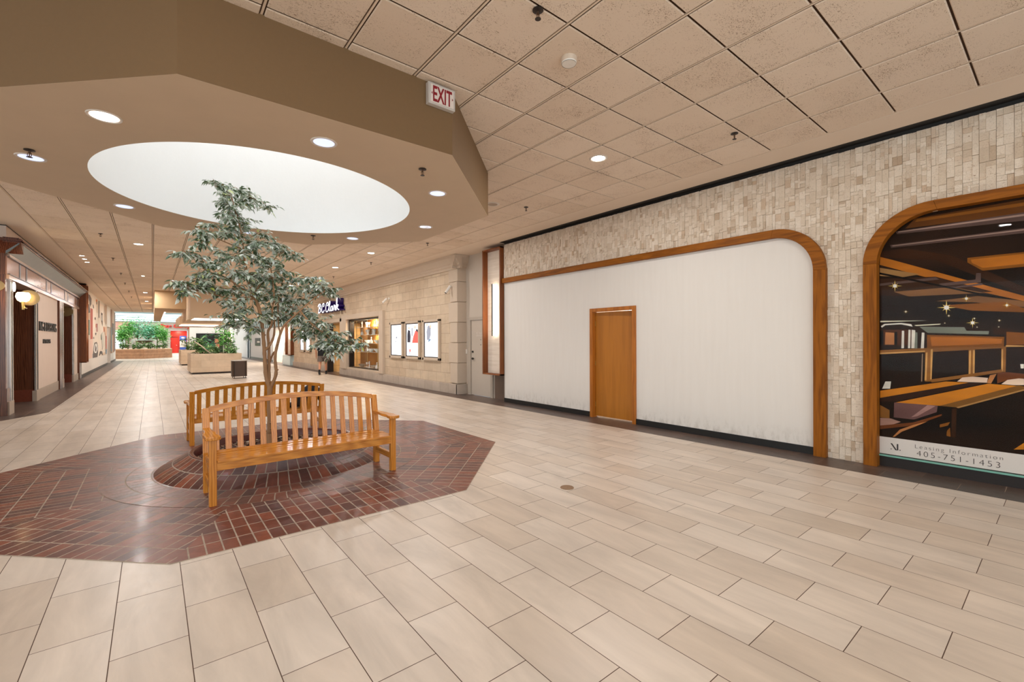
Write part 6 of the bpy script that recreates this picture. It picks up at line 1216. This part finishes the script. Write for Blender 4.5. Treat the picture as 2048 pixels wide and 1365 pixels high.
# wooden octagonal planter
wp = thing('wood_planter', (-.6, 54.5, 0), 'large wood-clad angular planter with tall green trees at the far end', 'planter')
plank = TILE('wood_cladding', rgb(196, 146, 106), rgb(176, 124, 86), rgb(120, 80, 54), 3.0, .13, .006, .5, axes='XZ', rough=.5, var=.2, gb=.4)
pts = [(-4.2, 53.2), (-2.6, 51.6), (-.52, 50.66), (1.47, 53.2), (1.5, 57), (-.5, 59.5), (-3.5, 59)]
b = MB(); b.prism([(p[0], p[1], 0) for p in pts], (0, 0, .78)); b.build('planter_wall', plank, wp)
b = MB(); b.prism([(p[0], p[1], .78) for p in pts], (0, 0, .05)); b.build('planter_cap', P('cap_wood', rgb(206, 160, 120), .5), wp)
wt = [(-1.75, 54.5, .7, 2.7, plantL), (-1.1, 55.5, .8, 2.9, plantT), (-.3, 54.5, .8, 2.3, plantT), (.35, 55.2, .8, 2.5, plantL), (.8, 54.2, .5, 1.9, plantL), (-2.1, 53.6, .5, 2.0, plantL)]
wl = ['second tree from the left in the wooden planter', 'tall blue-green tree left of middle in the wooden planter', 'blue-green tree in the middle of the wooden planter', 'bright tree right of middle in the wooden planter', 'rightmost bright tree in the wooden planter', 'leftmost bright tree in the wooden planter']
for i, ((x, y, r, h, m_), lb) in enumerate(zip(wt, wl)):
    t = thing('atrium_tree', (x, y, .83), lb, 'tree', 'trees in the wooden planter'); rg = random.Random(40+i); lf_ = MB(); st = MB()
    st.tube([(x, y, .8), (x+.05, y, 1.4), (x, y, .8+h*.7)], [.05, .04, .02], 8)
    for k in range(16):
        a_ = rg.random()*6.28; q = Vector((x+r*.8*math.cos(a_)*rg.random(), y+r*.8*math.sin(a_)*rg.random(), .8+h*rg.uniform(.45, .95))); st.tube([(x, y, .8+h*.35), q], [.015, .006], 5)
    for k in range(620):
        u = Vector((rg.gauss(0, .45), rg.gauss(0, .45), rg.gauss(0, .4)))
        p = Vector((x+u.x*r, y+u.y*r, .8+h*.68+u.z*h*.42)); leaf(lf_, p, Vector((rg.gauss(0, 1), rg.gauss(0, 1), rg.uniform(-.6, .3))), Vector((rg.gauss(0, .4), rg.gauss(0, .4), 1)), rg.uniform(.16, .28), .1)
    st.build('trunk', P('green_stem', rgb(90, 100, 60), .7), t); lf_.build('foliage', m_, t, recalc=False)
for i in range(8):
    x = -2.1+i*.42; y = 52.6-.35*math.sin(i*.9)+(.5 if i > 5 else 0)
    shrub(x, y, .83, .3, .62, plantD, ['first', 'second', 'third', 'fourth', 'fifth', 'sixth', 'seventh', 'last'][i]+' from the left of the low leafy plants along the front of the wooden planter', 90, 60+i, .24, 'low plants in the wooden planter', False)
t = thing('fountain_basin', (-.55, 53.7, .83), 'glass-topped square basin among the plants of the wooden planter', 'basin')
b = MB(); b.box(-1.4, .3, 53.3, 54.3, 1.62, 1.68); b.build('top_plate', P('pale_glass_top', rgb(206, 226, 216), .15), t)
for x in (-1.38, .26):
    for y in (53.32, 54.26): 
        b = MB(); b.box(x-.02, x+.02, y-.02, y+.02, .83, 1.62); b.build('leg', chrome, t)
b = MB(); b.lathe([(.2, 1.3), (.5, 1.45), (.7, 1.6)], 20, (-.55, 53.8, 0)); b.build('bowl', P('bronze_bowl', rgb(96, 84, 72), .4), t)

# ------------------------------------------------------------------ trash bin
t = thing('trash_bin', (2.77, 21.3, 0), 'dark brown boxy trash bin on thin legs beside the stone planter', 'trash bin')
bn = P('bin_brown', rgb(72, 54, 42), .5, var=.12, bmp=.05)
x0, x1, y0, y1 = 2.50, 3.03, 21.05, 21.5
b = MB(); rings = []
def rr_(z, s=1):
    out = []; cx, cy = (x0+x1)/2, (y0+y1)/2; hx, hy = (x1-x0)/2*s, (y1-y0)/2*s
    for k in range(32):
        a_ = 2*PI*k/32; c_, s_ = math.cos(a_), math.sin(a_); e = .28
        out.append((cx+hx*math.copysign(abs(c_)**e, c_), cy+hy*math.copysign(abs(s_)**e, s_)-.03*(1-abs(c_))*(1 if s_ < 0 else 0), z))
    return out
b.loft([rr_(.075), rr_(.70)]); b.build('body', bn, t, smooth=True)
b = MB(); b.loft([rr_(.70, 1.03), rr_(.725, 1.04), rr_(.73, .9)]); b.build('lid', P('bin_lid', rgb(196, 190, 184), .3, .3), t, smooth=True)
for xx_ in (x0+.07, x1-.07):
    for yy_ in (y0-.02, y1+.0):
        b = MB(); b.tube([(xx_, yy_, 0), (xx_, yy_, .70)], .012, 8); b.build('leg', dark_metal, t)
b = MB(); b.tube([(x0+.03, y0-.015, .02), (x1-.03, y0-.015, .02)], .012, 8); b.build('foot_rail', dark_metal, t)

# ------------------------------------------------------------------ walking person
px, py = 5.95, 20.95
pn = thing('person', (px, py, 0), 'person walking away in black shirt, grey shorts and black shoes by the stone entrance', 'person')
skin = P('skin', rgb(206, 148, 116), .5, var=.06)
# heading roughly along the corridor, slightly to the right; lateral = screen x
H_ = Vector((.35, .94, 0)).normalized(); S_ = Vector((H_.y, -H_.x, 0))   # S_ points to the person's right
def W(s, f, z): return Vector((px, py, 0))+S_*s+H_*f+Vector((0, 0, z))
nodes = {}; edges = []
def nd(k, s, f, z, r, r2_=None): nodes[k] = (W(s, f, z), r, r2_ or r)
def ln(*ks):
    for a_, b_ in zip(ks[:-1], ks[1:]): edges.append((a_, b_))
nd('pelvis', 0, 0, .93, .15, .12); nd('waist', 0, .01, 1.06, .145, .115); nd('chest', 0, .03, 1.25, .165, .12); nd('collar', 0, .04, 1.40, .13, .09); nd('neck', 0, .06, 1.50, .055); nd('head', 0, .08, 1.60, .085, .095); nd('crown', 0, .08, 1.68, .078, .085)
ln('pelvis', 'waist', 'chest', 'collar', 'neck', 'head', 'crown')
for k, s, ff, kf in (('l', -1, -.26, -.02), ('r', 1, .22, .16)):
    nd(k+'hip', .09*s, 0, .86, .095); nd(k+'knee', .11*s, kf, .50, .062); nd(k+'calf', .115*s, (kf+ff)/2, .34, .058); nd(k+'ank', .12*s, ff, .10, .036); nd(k+'toe', .13*s, ff+.15, .035, .032)
    ln('pelvis', k+'hip', k+'knee', k+'calf', k+'ank', k+'toe')
    nd(k+'sho', .19*s, .03, 1.38, .065); nd(k+'elb', .27*s, -.02-.08*s*-1, 1.10, .045); nd(k+'wri', .28*s, .08*(-s)+.04, .86, .028); nd(k+'palm', .28*s, .09*(-s)+.05, .79, .034, .018)
    ln('collar', k+'sho', k+'elb', k+'wri', k+'palm')
    for q in range(4):
        o1 = (q-1.5)*.017; le = (.060, .072, .068, .052)[q]
        nd(f'{k}f{q}a', .28*s, .09*(-s)+.05+o1, .755, .0095); nd(f'{k}f{q}b', .272*s, .09*(-s)+.058+o1, .755-le, .0075); ln(k+'palm', f'{k}f{q}a', f'{k}f{q}b')
    nd(k+'th', .275*s, .09*(-s)+.085, .78, .010); nd(k+'th2', .268*s, .09*(-s)+.10, .745, .008); ln(k+'wri', k+'th', k+'th2')
me = bpy.data.meshes.new('body'); ks = list(nodes); me.from_pydata([nodes[k][0]-Vector((px, py, 0)) for k in ks], [(ks.index(a_), ks.index(b_)) for a_, b_ in edges], [])
body = bpy.data.objects.new('body', me); scn.collection.objects.link(body); body.parent = pn
sk = body.modifiers.new('skin', 'SKIN'); 
for i, k in enumerate(ks):
    me.skin_vertices[0].data[i].radius = (nodes[k][1], nodes[k][2]); me.skin_vertices[0].data[i].use_root = (k == 'pelvis')
sb = body.modifiers.new('sub', 'SUBSURF'); sb.levels = 2; sb.render_levels = 2
body.modifiers.new('dummy', 'SMOOTH').factor = .2
bpy.context.view_layer.update()
me2 = bpy.data.meshes.new_from_object(body.evaluated_get(bpy.context.evaluated_depsgraph_get()))
body.modifiers.clear(); body.data = me2; me2.materials.clear(); me2.materials.append(skin)
for p in me2.polygons: p.use_smooth = True
def rg_(c, a_, b_, n=18):   # ellipse ring, a_ sideways, b_ fore-aft
    return [c+S_*a_*math.cos(2*PI*k/n)+H_*b_*math.sin(2*PI*k/n) for k in range(n)]
shirt = P('black_shirt', rgb(18, 18, 22), .8, var=.3, scale=10, bmp=.3)
b = MB(); b.loft([rg_(W(0, 0, z), a_, c_) for z, a_, c_ in ((.84, .215, .165), (.86, .215, .165), (1.0, .205, .165), (1.2, .225, .170), (1.34, .225, .150), (1.43, .16, .11), (1.49, .085, .075))])
for s in (-1, 1):
    b.tube([W(.13*s, .03, 1.39), W(.205*s, .03, 1.35), W(.245*s, .01, 1.22), W(.275*s, -.01, 1.10)], [.085, .088, .08, .078], 14)
b.build('shirt', shirt, pn, smooth=True)
b = MB(); shorts = P('grey_shorts', rgb(112, 100, 92), .8, var=.15, bmp=.2)
b.loft([rg_(W(0, 0, z), a_, c_) for z, a_, c_ in ((.76, .17, .14), (.82, .195, .155), (.93, .195, .15), (.96, .18, .14))])
for s, kf in ((-1, -.02), (1, .16)): b.loft([rg_(W(.10*s, kf*f, z), a_, a_) for f, z, a_ in ((0, .84, .115), (.4, .70, .118), (.75, .58, .122))])
b.build('shorts', shorts, pn, smooth=True)
shoe = P('black_shoe', rgb(16, 15, 16), .5)
for s, ff, zz, pitch in ((-1, -.26, .045, .35), (1, .22, 0, 0)):
    b = MB(); nm = []
    for f, w_, h in ((-.09, .03, .05), (-.07, .042, .085), (0, .045, .10), (.08, .05, .075), (.16, .05, .055), (.20, .03, .03)):
        c_ = W(.12*s, ff+f, zz*(1 if s < 0 else 0)*max(0, (.1-f)/.19)); nm.append([c_+S_*w_*math.cos(2*PI*k/12)+Vector((0, 0, h/2+h/2*math.sin(2*PI*k/12)+.002)) for k in range(12)])
    b.loft(nm)
    b.loft([rg_(W(.12*s, ff+.0, z+zz*.8), .043, .046) for z in (.05, .12, .20)])
    b.build('shoe', shoe, pn, smooth=True)
hairm = P('grey_hair', rgb(132, 122, 112), .8, var=.3, scale=40)
b = MB(); b.loft([rg_(W(0, .07-.0, z), a_, c_) for z, a_, c_ in ((1.545, .07, .05), (1.58, .095, .10), (1.64, .102, .110), (1.70, .092, .100), (1.745, .05, .055), (1.755, .01, .01))]); b.build('hair', hairm, pn, smooth=True)
for s in (-1, 1):
    b = MB(); b.loft([[W(.095*s+.012*s*q, .075, 1.61)+H_*.022*math.cos(2*PI*k/10)*(1-.3*q)+Vector((0, 0, .032*math.sin(2*PI*k/10)))*(1-.3*q) for k in range(10)] for q in (0, 1)]); b.build('ear', skin, pn, smooth=True)
b = MB(); b.tube([W(0, .165, 1.63), W(0, .19, 1.60), W(0, .165, 1.585)], [.008, .016, .012], 8); b.build('nose', skin, pn, smooth=True)
for o in list(bpy.data.objects):
    if 'kind' not in o and o.parent is None and o.type == 'MESH' and 'label' not in o: o['kind'] = 'structure'
